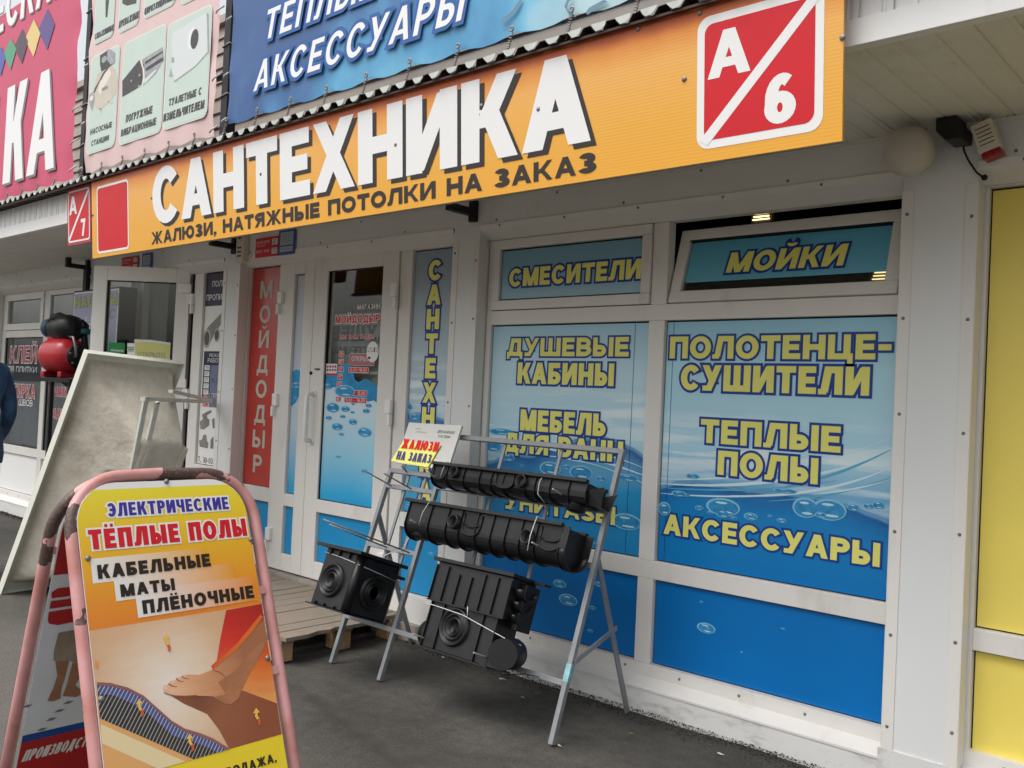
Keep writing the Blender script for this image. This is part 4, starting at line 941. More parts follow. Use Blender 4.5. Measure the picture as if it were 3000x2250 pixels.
# blue banner words
HALO = mat('blue_halo_print', (.03,.11,.34), .5)
u0, v0 = TB.uv(746,270); u1, v1 = TB.uv(1390,-58)
text('АКСЕССУАРЫ', TB, None, None, ORANGE_T, b3, wt=.20, th=.16, out=.12, outm=HALO, off=.008, ital=.22, gap=.2, uv=((u0, v0), (u1-.06, v1)))
ua, va = TB.uv(775,121); hgt = v1-v0; text('ТЕПЛЫЕ ПОЛЫ', TB, None, None, ORANGE_T, b3, wt=.20, th=.16, out=.12, outm=HALO, off=.008, ital=.22, gap=.2, uv=((ua, va), (ua+(u1-u0)*1.04, va+hgt)))
GREYT = mat('grey_tube_print', (.14,.24,.32), .5)
mb = MB(); 
for pts in ([(1345,60),(1370,0),(1400,-20),(1420,-10),(1385,20),(1370,75),(1400,120),(1450,148),(1440,155),(1390,140)], [(1530,110),(1560,70),(1690,0),(1720,20),(1600,95),(1545,135)], [(790,190),(900,90),(960,0),(985,0),(920,110),(800,215)]):
    mb.poly(TB, [TB.uv(1200+a*k_, b*k_) for a, b in pts], .006)
mb.build('hose_print', GREYT, b3)

# ---------------------------------------------------------------- the orange sign
SP = Plane((0, -1.0, 2.225), (1,0,0), (0, -.0686, 1))
SIGNO = None
def sign_mat():
    m = bpy.data.materials.new('orange_sign_face'); m.use_nodes = True; t = m.node_tree; b = t.nodes['Principled BSDF']; b.inputs['Roughness'].default_value = .32; b.inputs['Specular IOR Level'].default_value = .35
    geo = t.nodes.new('ShaderNodeNewGeometry'); sx = t.nodes.new('ShaderNodeSeparateXYZ'); t.links.new(geo.outputs['Position'], sx.inputs[0])
    n = t.nodes.new('ShaderNodeTexNoise'); n.inputs['Scale'].default_value = 7; n.inputs['Detail'].default_value = 4
    mp = t.nodes.new('ShaderNodeMapping'); mp.inputs['Scale'].default_value = (1,1,.5); t.links.new(geo.outputs['Position'], mp.inputs[0]); t.links.new(mp.outputs[0], n.inputs[0])
    def mth(op, a, b_):
        q = t.nodes.new('ShaderNodeMath'); q.operation = op
        for i, v in enumerate((a, b_)):
            if isinstance(v, (int, float)): q.inputs[i].default_value = v
            else: t.links.new(v, q.inputs[i])
        return q.outputs[0]
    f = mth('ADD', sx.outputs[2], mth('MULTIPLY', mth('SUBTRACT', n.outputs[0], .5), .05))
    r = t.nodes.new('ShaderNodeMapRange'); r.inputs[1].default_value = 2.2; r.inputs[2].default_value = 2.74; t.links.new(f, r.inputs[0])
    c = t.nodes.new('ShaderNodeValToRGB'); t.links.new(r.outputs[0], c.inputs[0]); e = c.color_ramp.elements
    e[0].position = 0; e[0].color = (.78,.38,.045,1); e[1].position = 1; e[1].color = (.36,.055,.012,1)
    for p, q in ((.35,(.78,.39,.055)), (.72,(.80,.41,.10)), (.87,(.74,.27,.05)), (.93,(.56,.11,.02))): x = e.new(p); x.color = (*q, 1)  # red-brown top edge: reflection of the roof underside put into the colour
    t.links.new(c.outputs[0], b.inputs['Base Color'])
    wv = t.nodes.new('ShaderNodeTexWave'); wv.bands_direction = 'Z'; wv.inputs['Scale'].default_value = 28; t.links.new(geo.outputs['Position'], wv.inputs[0])
    bp = t.nodes.new('ShaderNodeBump'); bp.inputs['Strength'].default_value = .05; bp.inputs['Distance'].default_value = .003; t.links.new(wv.outputs[0], bp.inputs['Height']); t.links.new(bp.outputs[0], b.inputs['Normal'])
    return m
sg = empty('shop_sign', (-3.6, -1.0, 2.225), 'long orange sign board with large white word and red A/6 plate', 'sign')
uL, _ = SP.uv(271,757); uR, _ = SP.uv(2467,413); vT = .508
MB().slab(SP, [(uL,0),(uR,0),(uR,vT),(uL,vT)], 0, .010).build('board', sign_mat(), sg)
MB().obox(SP.o, SP.ex, SP.ey, SP.n, (uL,uR,.0,.02,-.035,-.0105)).obox(SP.o, SP.ex, SP.ey, SP.n, (uL,uR,vT-.02,vT,-.035,-.0105)).build('back_frame', STEEL, sg)
text('САНТЕХНИКА', SP, (448,660), (1733,140), ORANGE_T, sg, wt=.31, th=.23, off=.0022, gap=.06, shadow=(DK,.026,-.020))
text('ЖАЛЮЗИ, НАТЯЖНЫЕ ПОТОЛКИ НА ЗАКАЗ', SP, (444,717), (1748,443), DK, sg, wt=.33, off=.0015, gap=.10)
def plate(u0, u1, v0, v1, r, bw, parent, m=REDP):
    MB().poly(SP, rrect(u0,u1,v0,v1,r,6), .001).poly(SP, rrect(u0+bw,u1-bw,v0+bw,v1-bw,r*.7,6), .0016, 1).build('plate_print', [WHITE, m], parent)
u0, v0 = SP.uv(2041,442); u1, _ = SP.uv(2411,390); v1 = SP.uv(2043,57)[1]
bw = .027; plate(u0,u1,v0,v1,.045,bw,sg)
MB().poly(SP, [(u0+.012,v0+.030),(u0+.040,v0+.010),(u1-.012,v1-.036),(u1-.034,v1-.012)], .0021).build('slash_print', WHITE, sg)
text('А', SP, (2074,235), (2201,67), WHITE, sg, wt=.29, th=.24, off=.0021); text('6', SP, (2239,369), (2334,206), WHITE, sg, wt=.29, th=.23, off=.0021)
u0, v0 = SP.uv(286,744); u1, v1 = SP.uv(376,523); plate(u0,u1,v0,v1,.03,.014,sg)
mb = MB()
for px, py in ((2469,110),(2005,232),(2050,38),(1870,84),(1578,320),(1160,424),(765,510),(445,580),(272,630),(1410,310)):
    u, v = SP.uv(px, py); mb.lathe(SP.pt(u,v,.001), SP.n, [(0,.010),(.003,.008),(.005,.004),(.0051,.0)], 8)
mb.build('screw_heads', SCREW, sg, kind='stuff')
# small red A/7 sign
s7 = empty('number_sign', (-6.42, -.975, 2.34), 'small red sign with white A/7 beside the left end of the orange sign', 'sign')
S7 = Plane((0, -.975, 2.34), (1,0,0), (0, -.06, 1))
u0, v0 = S7.uv(198,721); u1, v1 = S7.uv(266,537); u1 = min(u1, uL-.02)
MB().slab(S7, [(u0,v0),(u1,v0),(u1,v1),(u0,v1)], 0, .006).build('board', mat('worn_red_sign', (.42,.05,.06), .45, var=.1), s7)
a, b, c, d = u0+.018, u1-.018, v0+.018, v1-.018
MB().poly(S7, rrect(a,b,c,d,.02,4), .001).poly(S7, rrect(a+.012,b-.012,c+.012,d-.012,.014,4), .0016, 1).poly(S7, [(a+.008,c+.03),(a+.022,c+.012),(b-.008,d-.03),(b-.022,d-.012)], .0022, 0).build('border_print', [WHITE, REDP], s7)
text('А', S7, (204,631), (226,573), WHITE, s7, wt=.26, off=.0022); text('7', S7, (238,692), (251,639), WHITE, s7, wt=.24, off=.0022)
# brackets
for i, (x, lb) in enumerate(((-8.517,'black steel bracket on the tall post left of the open door'), (-6.017,'black steel bracket above the red door panel'), (-3.555,'black steel bracket on the pillar right of the door'))):
    b_ = empty('sign_bracket', (x, -.1, 2.43), lb, 'bracket', 'black brackets under the sign')
    MB().box(x-.022,x+.022,-.21,.0,2.432,2.470).build('arm', BLACKM, b_); MB().box(x-.022,x+.022,-.21,-.17,2.470,2.52).build('upright', BLACKM, b_)
    MB().box(x-.024,x+.024,-.03,-.001,2.40,2.52).build('wall_plate', BLACKM, b_)
MB().box(-8.545,-8.475,-.04,-.002,0,2.45).build('steel_post', BLACKM, label='dark steel post against the wall left of the open door', cat='post')
# lightbox НАСОСЫ
lb = empty('light_box_sign', (-8.0, -.08, 1.0), 'box sign with pale lilac face and yellow green letters behind the open door', 'sign')
MB().box(-8.46,-7.54,-.148,-.003,1.05,2.215).build('case', BLACKM, lb); LB = YP(-.15)
rect_uv(LB, -8.445,-7.555,1.065,2.20, WHITE, lb, 'face', .0005); rect_uv(LB, -8.43,-7.575,1.08,2.185, mat('lilac_print', (.34,.36,.52), .4, var=.05), lb, 'face_print', .001)
LIME = mat('lime_print', (.42,.46,.06), .45)
text('НАСОСЫ', LB, (221,902), (347,861), LIME, lb, wt=.3, out=.04, outm=INK, gap=.16, off=.002)
MB().poly(LB, [LB.uv(*p) for p in ((207,1035),(280,915),(300,960),(262,1010),(350,1080),(352,1115),(217,1120))], .002).build('dark_wedge_print', GREYP, lb)
text('НЯ', LB, (245,975), (285,925), WHITE, lb, wt=.12, off=.003, ital=.3); text('КС', LB, (303,935), (336,905), GREYP, lb, wt=.16, off=.003, ital=.3)
# stickers on the header
HP0 = YP(-.0005)
def sticker(name, TL, BR, m, label, cat='notice'):
    u0, v1 = HP0.uv(*TL); u1, v0 = HP0.uv(*BR); e = empty(name, ((u0+u1)/2, -.003, v0), label, cat)
    MB().box(u0,u1,-.012,-.0105,v0,v1).build('sheet', m, e); return e, YP(-.0125), u0, u1, v0, v1
for TL, BR, lb_ in (((754,701),(819,749),'red fire category notice above the red door panel'), ((361,756),(407,792),'red fire category notice above the open door')):
    e, pl, u0, u1, v0, v1 = sticker('notice_plate', TL, BR, REDP, lb_); W_, H_ = u1-u0, v1-v0
    for a in (.58, .12): rect_uv(pl, u0+W_*.72, u0+W_*.95, v0+H_*a, v0+H_*(a+.30), WHITE, e, 'white_field')
    for s, a, h_ in (('КАТЕГОРИЯ',.70,.14), ('ПОМЕЩЕНИЯ',.56,.07), ('КЛАСС ЗОНЫ',.24,.14)): text(s, pl, None, None, WHITE, e, wt=.15, uv=((u0+W_*.06, v0+H_*a), (u0+W_*(.62 if h_ > .1 else .45), v0+H_*(a+h_))))
    text('В2' if u0 > -6 else 'В1', pl, None, None, INK, e, wt=.12, off=.002, uv=((u0+W_*.76, v0+H_*.63), (u0+W_*.92, v0+H_*.84))); text('П2', pl, None, None, INK, e, wt=.12, off=.002, uv=((u0+W_*.76, v0+H_*.17), (u0+W_*.92, v0+H_*.38)))
BLN = mat('blue_notice', (.04,.10,.34), .4); PALEN = mat('pale_notice', (.42,.47,.56), .5)
for TL, BR, lb_ in (((822,675),(867,744),'blue framed paper notice above the door'), ((421,744),(446,796),'blue framed paper notice above the open door')):
    e, pl, u0, u1, v0, v1 = sticker('notice_plate', TL, BR, BLN, lb_); W_, H_ = u1-u0, v1-v0
    rect_uv(pl, u0+W_*.12, u1-W_*.12, v0+H_*.38, v1-H_*.12, PALEN, e, 'field'); rect_uv(pl, u0+W_*.12, u1-W_*.12, v0+H_*.12, v0+H_*.32, PALEN, e, 'field')
    mb = MB()
    for a in (.82,.75,.68,.61,.54,.24): mb.poly(pl, [(u0+W_*.2,v0+H_*a-.004),(u1-W_*.2,v0+H_*a-.004),(u1-W_*.2,v0+H_*a),(u0+W_*.2,v0+H_*a)], .0016)
    text('ОТВЕТСТВЕННЫЙ', pl, None, None, GREYP, e, wt=.12, off=.002, uv=((u0+W_*.2, v0+H_*.44), (u1-W_*.2, v0+H_*.49))); mb.build('text_lines', GREYP, e)
# sounders
def sounder(px, py, label):
    c = at_y(px, py, -.045); e = empty('alarm_sounder', (c.x, -.02, c.z-.13), label, 'alarm', 'small alarm sounders with red button')
    MB().box(c.x-.05,c.x+.05,-.05,-.001,c.z-.13,c.z+.13).build('case', CREAM, e, bevel=.006)
    MB().lathe((c.x,-.049,c.z+.07), (0,-1,0), [(0,.034),(.012,.030),(.018,.016),(.019,0)], 16).build('red_button', REDL, e)
    mb = MB()
    for k in range(3): mb.box(c.x-.025,c.x+.025,-.052,-.0495,c.z-.03-k*.03,c.z-.02-k*.03)
    mb.build('sound_slot', GASKET, e, kind='stuff')
sounder(704, 716, 'small alarm sounder with red button above the red door panel')
# globe lamp, black fitting with cable, louvred siren
lc = at_y(2663, 444, -.13); e = empty('globe_lamp', (lc.x, 0, lc.z-.08), 'round opal globe lamp under the canopy', 'lamp')
r_ = .092; MB().lathe(lc, (0,-1,0), [(r_*math.sin(R_(a))*1.0*0+r_*math.cos(R_(180-a)), r_*math.sin(R_(a))) for a in range(0, 181, 10)], 28).build('globe', LAMPW, e)
MB().lathe((lc.x, -.001, lc.z), (0,-1,0), [(0,.05),(.03,.05),(.05,.038)], 20).build('base', CREAM, e)
c = at_y(2785, 375, -.09); e = empty('black_fitting', (c.x, 0, c.z-.06), 'black plastic fitting hanging in the soffit corner', 'fitting')
mb = MB(); x0, x1, z0, z1 = c.x-.042, c.x+.042, c.z-.052, 2.526
mb.slab(YP(-.05), [(x0,z1),(x0,z0+.04),(x0+.035,z0),(x1+.010,z0-.002),(x1+.012,z0+.045),(x1-.008,z0+.06),(x1-.012,z1)], .075, .12); mb.build('housing', PLAS, e, bevel=.004)
p0 = at_y(2822, 428, -.05); p1 = at_y(2884, 520, -.01)
MB().tube([p0, p0+Vector((.004,.0,-.02)), p0+Vector((.015,.01,-.05)), p1+Vector((-.025,-.005,.02)), p1+Vector((-.006,.0,.003)), p1+Vector((0,.02,0))], .0038, 7).lathe(p1, (0,-1,0), [(0,.012),(.004,.008),(.0041,0)], 8).build('cable', GASKET, e)
A, B, C_, D = (at_y(x, y, -.09) for x, y in ((2835,373),(2897,345),(2923,415),(2868,452)))
e = empty('siren', ((A.x+C_.x)/2, 0, D.z), 'tilted cream louvred siren with red lens beside the soffit', 'alarm')
ex = (B-A).normalized(); ey = (A-D); ey = (ey-ex*ey.dot(ex)).normalized(); en = ex.cross(ey); W_ = (B-A).length; H_ = (A-D).dot(ey)
MB().obox(D, ex, ey, en, (0,W_,0,H_,-.075,0)).build('case', CREAM, e, bevel=.003)
mb = MB()
for k in range(5): mb.obox(D, ex, ey, en, (W_*.14,W_*.84,H_*(.22+.14*k),H_*(.245+.14*k),0,.0015))
mb.build('louvre_slot', GASKET, e, kind='stuff')
mb = MB(); mb.obox(D, ex, ey, en, (.004,W_-.004,-.024,0,-.07,-.004)).build('red_lens', REDL, e, bevel=.006)
# lit louvred lamps inside, seen above and below the tilted transom
for px, py, yy, lb_ in ((2232,624,1.0,'lit warm ceiling lamp seen through the gap over the tilted transom'), (2585,806,.9,'lit warm ceiling lamp seen through the foot of the tilted transom')):
    c = at_y(px, py, yy); e = empty('ceiling_lamp', c, lb_, 'lamp', 'warm louvre lamps inside the shop')
    MB().box(c.x-.07,c.x+.07,yy+.01,yy+.04,c.z-.05,c.z+.05).build('housing', DARKIN, e)
    mb = MB()
    for k in range(5): mb.box(c.x-.055+.005*k,c.x+.045-.004*k,yy,yy+.008,c.z-.036+k*.016,c.z-.031+k*.016)
    mb.build('louvre', WARM, e)
# ================================================================ open door leaf of the left shop
H_ = Vector((-6.775, .06, 0)); F_ = Vector((-7.416, -.428, 0)); dex = (H_-F_).normalized(); DL = (H_-F_).length
LP = Plane((F_.x, F_.y, .17), dex, (0,0,1))
dl = empty('open_door', (H_.x, H_.y, .17), 'white framed glass door standing open with a yellow paper on its pane', 'door')
hh = 2.345-.17; mb = MB()
for a in ((0,.115,0,hh),(DL-.115,DL,0,hh),(.115,DL-.115,0,.12),(.115,DL-.115,hh-.115,hh),(.115,DL-.115,.445,.53)):
    mb.obox(LP.o, LP.ex, LP.ey, LP.n, (a[0],a[1],a[2],a[3],-.065,0))
mb.build('leaf_frame', PVC, dl, bevel=.004)
MB().slab(LP, [(.116,.53),(DL-.116,.53),(DL-.116,hh-.115),(.116,hh-.115)], -.03, .004).build('pane', GLD, dl)
MB().slab(LP, [(.116,.12),(DL-.116,.12),(DL-.116,.445),(.116,.445)], -.03, .01).build('lower_panel', WHITE, dl)
mb = MB()
for a in ((.115,.124,.53,hh-.115),(DL-.122,DL-.115,.53,hh-.115),(.124,DL-.122,hh-.122,hh-.115),(.124,DL-.122,.53,.538)): mb.obox(LP.o, LP.ex, LP.ey, LP.n, (a[0],a[1],a[2],a[3],-.026,-.012))
mb.build('gasket', GASKET, dl)
for z in (1.98, 1.22, .3): MB().obox(LP.o, LP.ex, LP.ey, LP.n, (DL-.09,DL+.02,z,z+.07,0,.026)).obox(LP.o, LP.ex, LP.ey, LP.n, (DL-.01,DL+.03,z-.075,z-.004,-.02,.022)).build('hinge', WHITE, dl, bevel=.004)
YPAP = mat('yellow_paper', (.60,.60,.22), .6, var=.04); GRN = mat('green_sticker', (.015,.22,.05), .4)
pl = Plane(LP.pt(0,0,-.028), LP.ex, LP.ey)
MB().poly(pl, [pl.uv(*p) for p in ((396,1060),(394,994),(445,996),(500,1004),(497,1075))], .002).poly(pl, [pl.uv(*p) for p in ((397,1062),(396,1001),(445,1003),(498,1010),(494,1077))], .003, 1).build('paper', [PAPER, YPAP], dl)
text('ОТКРЫТО', pl, (404,1044), (485,1034), GREYP, dl, wt=.12, off=.004)
u0, v0 = pl.uv(318,1034); u1, v1 = pl.uv(367,1005); MB().poly(pl, rrect(u0,u1,v0,v1,.012,3), .002).build('sticker', GRN, dl); text('ПРИНИМАЕМ', pl, (325,1029), (362,1025), WHITE, dl, wt=.12, off=.003)
for y0 in (1016, 1029, 1041): rect_px(pl, (373,y0), (396,y0-10), WHITE, dl, 'sticker', .002)
text('МИР', pl, (376,1027), (393,1021), GRN, dl, wt=.18, off=.003)

# ================================================================ bathtub standing on end
Bp, Tp, Rp = Vector((-6.453,-1.353,.006)), Vector((-5.706,-1.194,1.607)), Vector((-5.79,-.509,1.578))
bl = (Tp-Bp).normalized(); BLn = (Tp-Bp).length; bs = (Rp-Tp); bs = (bs-bl*bs.dot(bl)).normalized(); bn = bs.cross(bl)
if bn.dot(CAM-Bp) < 0: bn = -bn
BSn = (Rp-Tp).length; BP = Plane(Bp, bs, bl); sgn = 1 if BP.n.dot(bn) > 0 else -1
tub = empty('bathtub', Bp+bs*.35, 'old white bathtub stood on end with its stained underside showing', 'bathtub')
def fibre():
    m = mat('stained_fibreglass', (.64,.59,.50), .75, var=.10, vscale=7, bump=.8, bscale=24, dirt=.55, dirtc=(.24,.17,.10), dscale=2.2, dthr=.52); return m
FIB = fibre(); RIM = mat('cream_acrylic', (.66,.67,.59), .35, var=.05, dirt=.3, dirtc=(.3,.27,.2), dscale=5, dthr=.6)
def bp(s, l, d): return Bp + bs*s + bl*l + bn*d
mb = MB(); lip = .055
def bb(s0, s1, l0, l1, d0, d1, mi=0): return mb.obox(Bp, bs, bl, bn, (s0,s1,l0,l1,d0,d1), mi)
bb(0,.006,0,BLn,0,lip); bb(BSn-.006,BSn,0,BLn,0,lip); bb(.006,BSn-.006,BLn-.006,BLn,0,lip); bb(.006,BSn-.006,0,.006,0,lip)
bb(.006,.05,.006,BLn-.006,0,.005); bb(BSn-.05,BSn-.006,.006,BLn-.006,0,.005); bb(.05,BSn-.05,BLn-.06,BLn-.006,0,.005); bb(.05,BSn-.05,.006,.06,0,.005)
mb.build('rim', RIM, tub, bevel=.002)
gs, gl = 90, 140; vs = []; fs = []
def smin(a, b, k):
    h = max(k-abs(a-b), 0)/k; return min(a, b)-h*h*k*.25
def hull_d(s_, l_):
    si = .055; e = .48 if l_ > 1.16 else (.33+.15*max(0, (l_-1.10)/.06) if l_ > 1.10 else .33)
    side = lambda x, g=1.75: .04*min(1, max(0, x)/.012)+max(0, x)*g
    a = smin(side(s_-si), side(BSn-si*.7-s_, 6.5), .05)
    b_ = smin(max(0, (BLn-.08-l_))*.9+max(0, (BLn-.14-l_))*.75+.03*(l_ < BLn-.08), max(0, l_-.06)*1.3, .04)
    d = smin(smin(a, b_, .10), e, .03)
    return max(.004, d+.006*noise.noise(Vector((s_*7, l_*7, 1)))+.003*noise.noise(Vector((s_*22, l_*22, 5))))
for j in range(gl+1):
    for i in range(gs+1):
        s_ = .012+(BSn-.024)*i/gs; l_ = .012+(BLn-.024)*j/gl; vs.append(bp(s_, l_, hull_d(s_, l_)))
fs = [(j*(gs+1)+i, j*(gs+1)+i+1, (j+1)*(gs+1)+i+1, (j+1)*(gs+1)+i) for j in range(gl) for i in range(gs)]
if sgn < 0: fs = [f[::-1] for f in fs]
mb = MB().add(vs, fs, 0, True); hull = mb.build('shell', FIB, tub)
mb = MB()
for s0 in (.19, .44):
    mb.obox(Bp, bs, bl, bn, (s0+.14,s0+.19,1.18,1.36,.42,.487))
mb.build('moulded_foot_rib', FIB, tub, bevel=.012)
# its support frame lying against the shell
fr = empty('tub_stand', bp(.45,.4,.46), 'white angle steel legs and arms propped between the bathtub and the pillar', 'stand')
FP = Plane(bp(0,0,.455), bs, bl); FW = mat('white_painted_angle', (.62,.63,.56), .45, var=.06, dirt=.4, dirtc=(.3,.28,.22), dscale=9)
def fp(px, py, off=0): u, v = FP.uv(px, py, off*sgn); return FP.pt(u, v, off*sgn)
a0, a1 = fp(428,1165), fp(387,1377); b0, b1 = fp(460,1178), fp(415,1377)
MB().bar(a0, a0+(a1-a0)*2.3, .030, .022, bn).build('leg', FW, fr); MB().bar(b0, b0+(b1-b0)*2.3, .030, .022, bn).build('leg', FW, fr)
h0 = fp(418,1169,.03); h1 = at_y(617,1177,-.02)
MB().bar(h0, h1, .030, .026, (0,0,1)).build('arm', FW, fr)
g0 = fp(500,1146); MB().bar(g0, h1+Vector((0,.0,.012)), .028, .020, (0,0,1)).build('arm', FW, fr)
mb = MB()
for p in (a0, b0): mb.lathe(p+bn*.012, bn, [(0,.008),(.006,.008),(.0061,0)], 6)
mb.build('bolts', SCREW, fr, kind='stuff')

# ================================================================ pump station on its stand
TD = 7.6
def tp(px, py, d=TD): return at_d(px, py, d)
ps = empty('pump_station', tp(200,1100), 'red pressure tank with black pump and hose on top', 'pump')
REDT = mat('red_enamel', (.40,.016,.025), .32, var=.06, coat=.3, dirt=.2, dirtc=(.2,.08,.07), dscale=8); TEAL = mat('teal_plastic', (.03,.12,.13), .4); TEAL2 = mat('blue_teal_plastic', (.04,.20,.26), .4)
c = tp(186,1042); ax = (rt*.88 + fw*-.47).normalized(); ax.z = 0; ax.normalize(); L_, r_ = .40, .155
s = c - ax*(L_*.52)
MB().lathe(s, ax, [(0,.01),(.012,.07),(.04,.115),(.08,.145),(.12,r_),(L_-.12,r_),(L_-.07,.146),(L_-.03,.118),(L_-.008,.085),(L_,.078)], 36).build('tank', REDT, ps)
f = s+ax*L_; fl = MB().lathe(f-ax*.012, ax, [(0,.10),(.016,.10),(.02,.085),(.03,.04),(.045,.03),(.0451,0)], 28).build('flange', BLACKM, ps)
mb = MB(); u_ = Vector((0,0,1)); v_ = ax.cross(u_)
for k in range(6):
    a = k*math.pi/3+.3; mb.lathe(f+u_*math.cos(a)*.083+v_*math.sin(a)*.083, ax, [(0,.012),(.012,.012),(.0121,0)], 6)
mb.build('flange_bolts', SCREW, ps, kind='stuff')
for t_ in (.07, .29):
    q = s+ax*t_; MB().obox(q, ax, v_, u_, (-.015,.035,-.10,.10,-.185,-.135)).build('foot', REDT, ps, bevel=.01)
MB().obox(s+ax*.05, ax, v_, u_, (0,.10,-.05,.05,.10,.20)).build('top_lug', REDT, ps, bevel=.006)
MB().obox(s+ax*.10, ax, v_, u_, (0,.26,-.07,.07,.155,.165)).build('pump_plate', BLACKM, ps)
pc = tp(192,962); s2_ = pc-ax*.15
MB().lathe(s2_, ax, [(0,.05),(.01,.085),(.08,.10),(.085,.11),(.20,.115),(.27,.10),(.30,.06),(.31,.03),(.3101,0)], 28).build('pump_body', PLAS, ps)
MB().lathe(s2_-ax*.07, ax, [(0,.03),(.004,.08),(.07,.086),(.075,.05)], 24).build('fan_cover', mat('dark_blue_plastic', (.02,.05,.09), .45), ps)
MB().obox(tp(165,990), ax, v_, u_, (-.03,.06,-.05,.02,-.05,.03)).build('pump_foot', TEAL2, ps)
mb = MB(); a = tp(142,945); b = tp(205,944); mb.tube([a+u_*.0, a+ax*.05+u_*.03, (a+b)/2+u_*.045, b+u_*.02, b+ax*.02], [.010,.035,.042,.030,.01], 10); mb.build('terminal_cover', GASKET, ps)
MB().tube([tp(211,948), tp(222,951), tp(232,954)], [.045,.05,.04], 14).tube([tp(246,964), tp(246,972), tp(246,980)], [.05,.052,.045], 14).build('union_nut', TEAL, ps)
MB().tube([tp(230,951), tp(240,950), tp(246,956), tp(247,966)], [.038,.042,.042,.038], 12).build('elbow', PLAS, ps)
MB().tube([tp(246,975), tp(248,1000), tp(250,1030), tp(252,1060)], .026, 12).build('suction_pipe', PLAS2, ps)
MB().tube([tp(206,987,TD-.12), tp(215,988,TD-.16), tp(219,1005,TD-.17), tp(222,1025,TD-.17), tp(223,1043,TD-.15), tp(218,1047,TD-.13)], .011, 8).build('flexible_hose', ROD, ps)
st = empty('pump_stand', tp(200,1180), 'black steel tray table carrying the red pump station', 'stand')
zt_ = (s-u_*.187).z; cx = s+ax*.16
MB().obox(Vector((cx.x,cx.y,zt_)), ax, v_, u_, (-.17,.42,-.20,.20,-.035,0)).build('tray', BLACKM, st)
for a_ in (.16, .39):
    for b_ in (-.17, .17): q = Vector((cx.x,cx.y,0))+ax*a_+v_*b_; MB().bar(q, q+Vector((0,0,zt_-.036)), .03, .03, (1,0,0)).build('leg', BLACKM, st)
q = Vector((cx.x,cx.y,zt_-.037)); MB().add([q-ax*.16-v_*.15, q+ax*.35-v_*.15, q+ax*.35-v_*.15-u_*.22, q-ax*.16-v_*.13, q+ax*.35-v_*.13, q+ax*.35-v_*.13-u_*.22], [(0,2,1),(3,4,5),(0,3,5,2),(0,1,4,3),(1,2,5,4)]).build('side_gusset', BLACKM, st)

# ================================================================ timber deck in front of the door
dk = empty('timber_deck', (-4.9,-.42,0), 'low weathered timber deck on blocks in front of the door', 'deck')
x = -3.945; i = 0
while x > -5.95:
    w_ = random.uniform(.105,.128); y0 = -.845+random.uniform(-.012,.012)
    mb = MB(); z0 = .118+random.uniform(-.003,.003)
    if i == 0:     # the splintered outer board
        mb.slab(Plane((0,0,z0+.022),(1,0,0),(0,1,0)), [(x,y0),(x+.004,-.70),(x-.022,-.62),(x-.006,-.55),(x-.03,-.50),(x-.012,-.40),(x-.016,-.30),(x-.05,-.28),(x-.045,.01),(x-w_,.01),(x-w_,y0)], 0, .022)
    else: mb.box(x-w_, x, y0, .012, z0, z0+.022)
    mb.build('board', WOOD, dk, bevel=.002); x -= w_+random.uniform(.004,.011); i += 1
for yb in (-.80, -.42, -.06):
    MB().box(-5.94,-3.98,yb-.04,yb+.04,.100,.117).build('bearer', WOOD, dk)
    for xb in (-4.05, -4.95, -5.85): MB().box(xb-.055,xb+.055,yb-.045,yb+.045,0,.099).build('block', WOOD2, dk, bevel=.004)

# ================================================================ display rack
RU = Vector((0,.327,.945)).normalized(); RN = Vector((0,-RU.z,RU.y)); RO = Vector((0,-.62,0)); RX = Vector((1,0,0))
def rp(x, v, w=0): return RO+RX*x+RU*v+RN*w
def RPl(wd=0): return Plane(RO+RN*wd, RX, RU)
rk = empty('display_rack', (-3.1,-.35,0), 'grey steel display rack leaning back on rear legs', 'rack')
T_ = .024
def bar(a, b, name, d=T_, d2=None): return MB().bar(a, b, d, d2 or d, RN).build(name, STEEL, rk, bevel=.0015)
bar(rp(-3.84,0), rp(-3.84,1.065), 'stile'); bar(rp(-3.452,0), rp(-3.452,1.29), 'stile'); bar(rp(-2.352,0), rp(-2.352,1.29), 'stile')
bar(rp(-3.828,1.055), rp(-3.464,1.055), 'rail'); bar(rp(-3.464,1.279), rp(-2.364,1.279), 'rail')
bar(rp(-3.828,.968), rp(-3.464,.968), 'rail'); bar(rp(-3.440,1.0), rp(-2.364,1.0), 'rail'); bar(rp(-3.828,.638), rp(-3.464,.638), 'rail'); bar(rp(-3.440,.752), rp(-2.364,.752), 'rail')
bar(rp(-3.828,.247), rp(-3.464,.247), 'rail'); bar(rp(-3.440,.247), rp(-2.364,.247), 'rail')
for x in (-3.70,-3.565): bar(rp(x,.26,-.012), rp(x,1.05,-.012), 'upright', .018, .010)
for x in (-3.07,-2.707): bar(rp(x,.26,-.012), rp(x,1.27,-.012), 'upright', .018, .010)
for x in (-3.84, -2.352):
    top = rp(x,.80); MB().bar((x-.016,top.y+.02,top.z), (x-.016,-.045,0), .028, .010, (1,0,0)).build('rear_leg', STEEL, rk, bevel=.001)
    a = rp(x,.34); MB().bar((x+.016,a.y,a.z), (x-.010,-.17,.41), .022, .006, (1,0,0)).build('stay', STEEL, rk)
def rod(px0, py0, x, v, dx, L2=.22): 
    a = rp(x, v, .012); MB().tube([a, a+RN*L2+RX*dx+RU*.02], .0042, 6).build('hook_rod', ROD, rk)
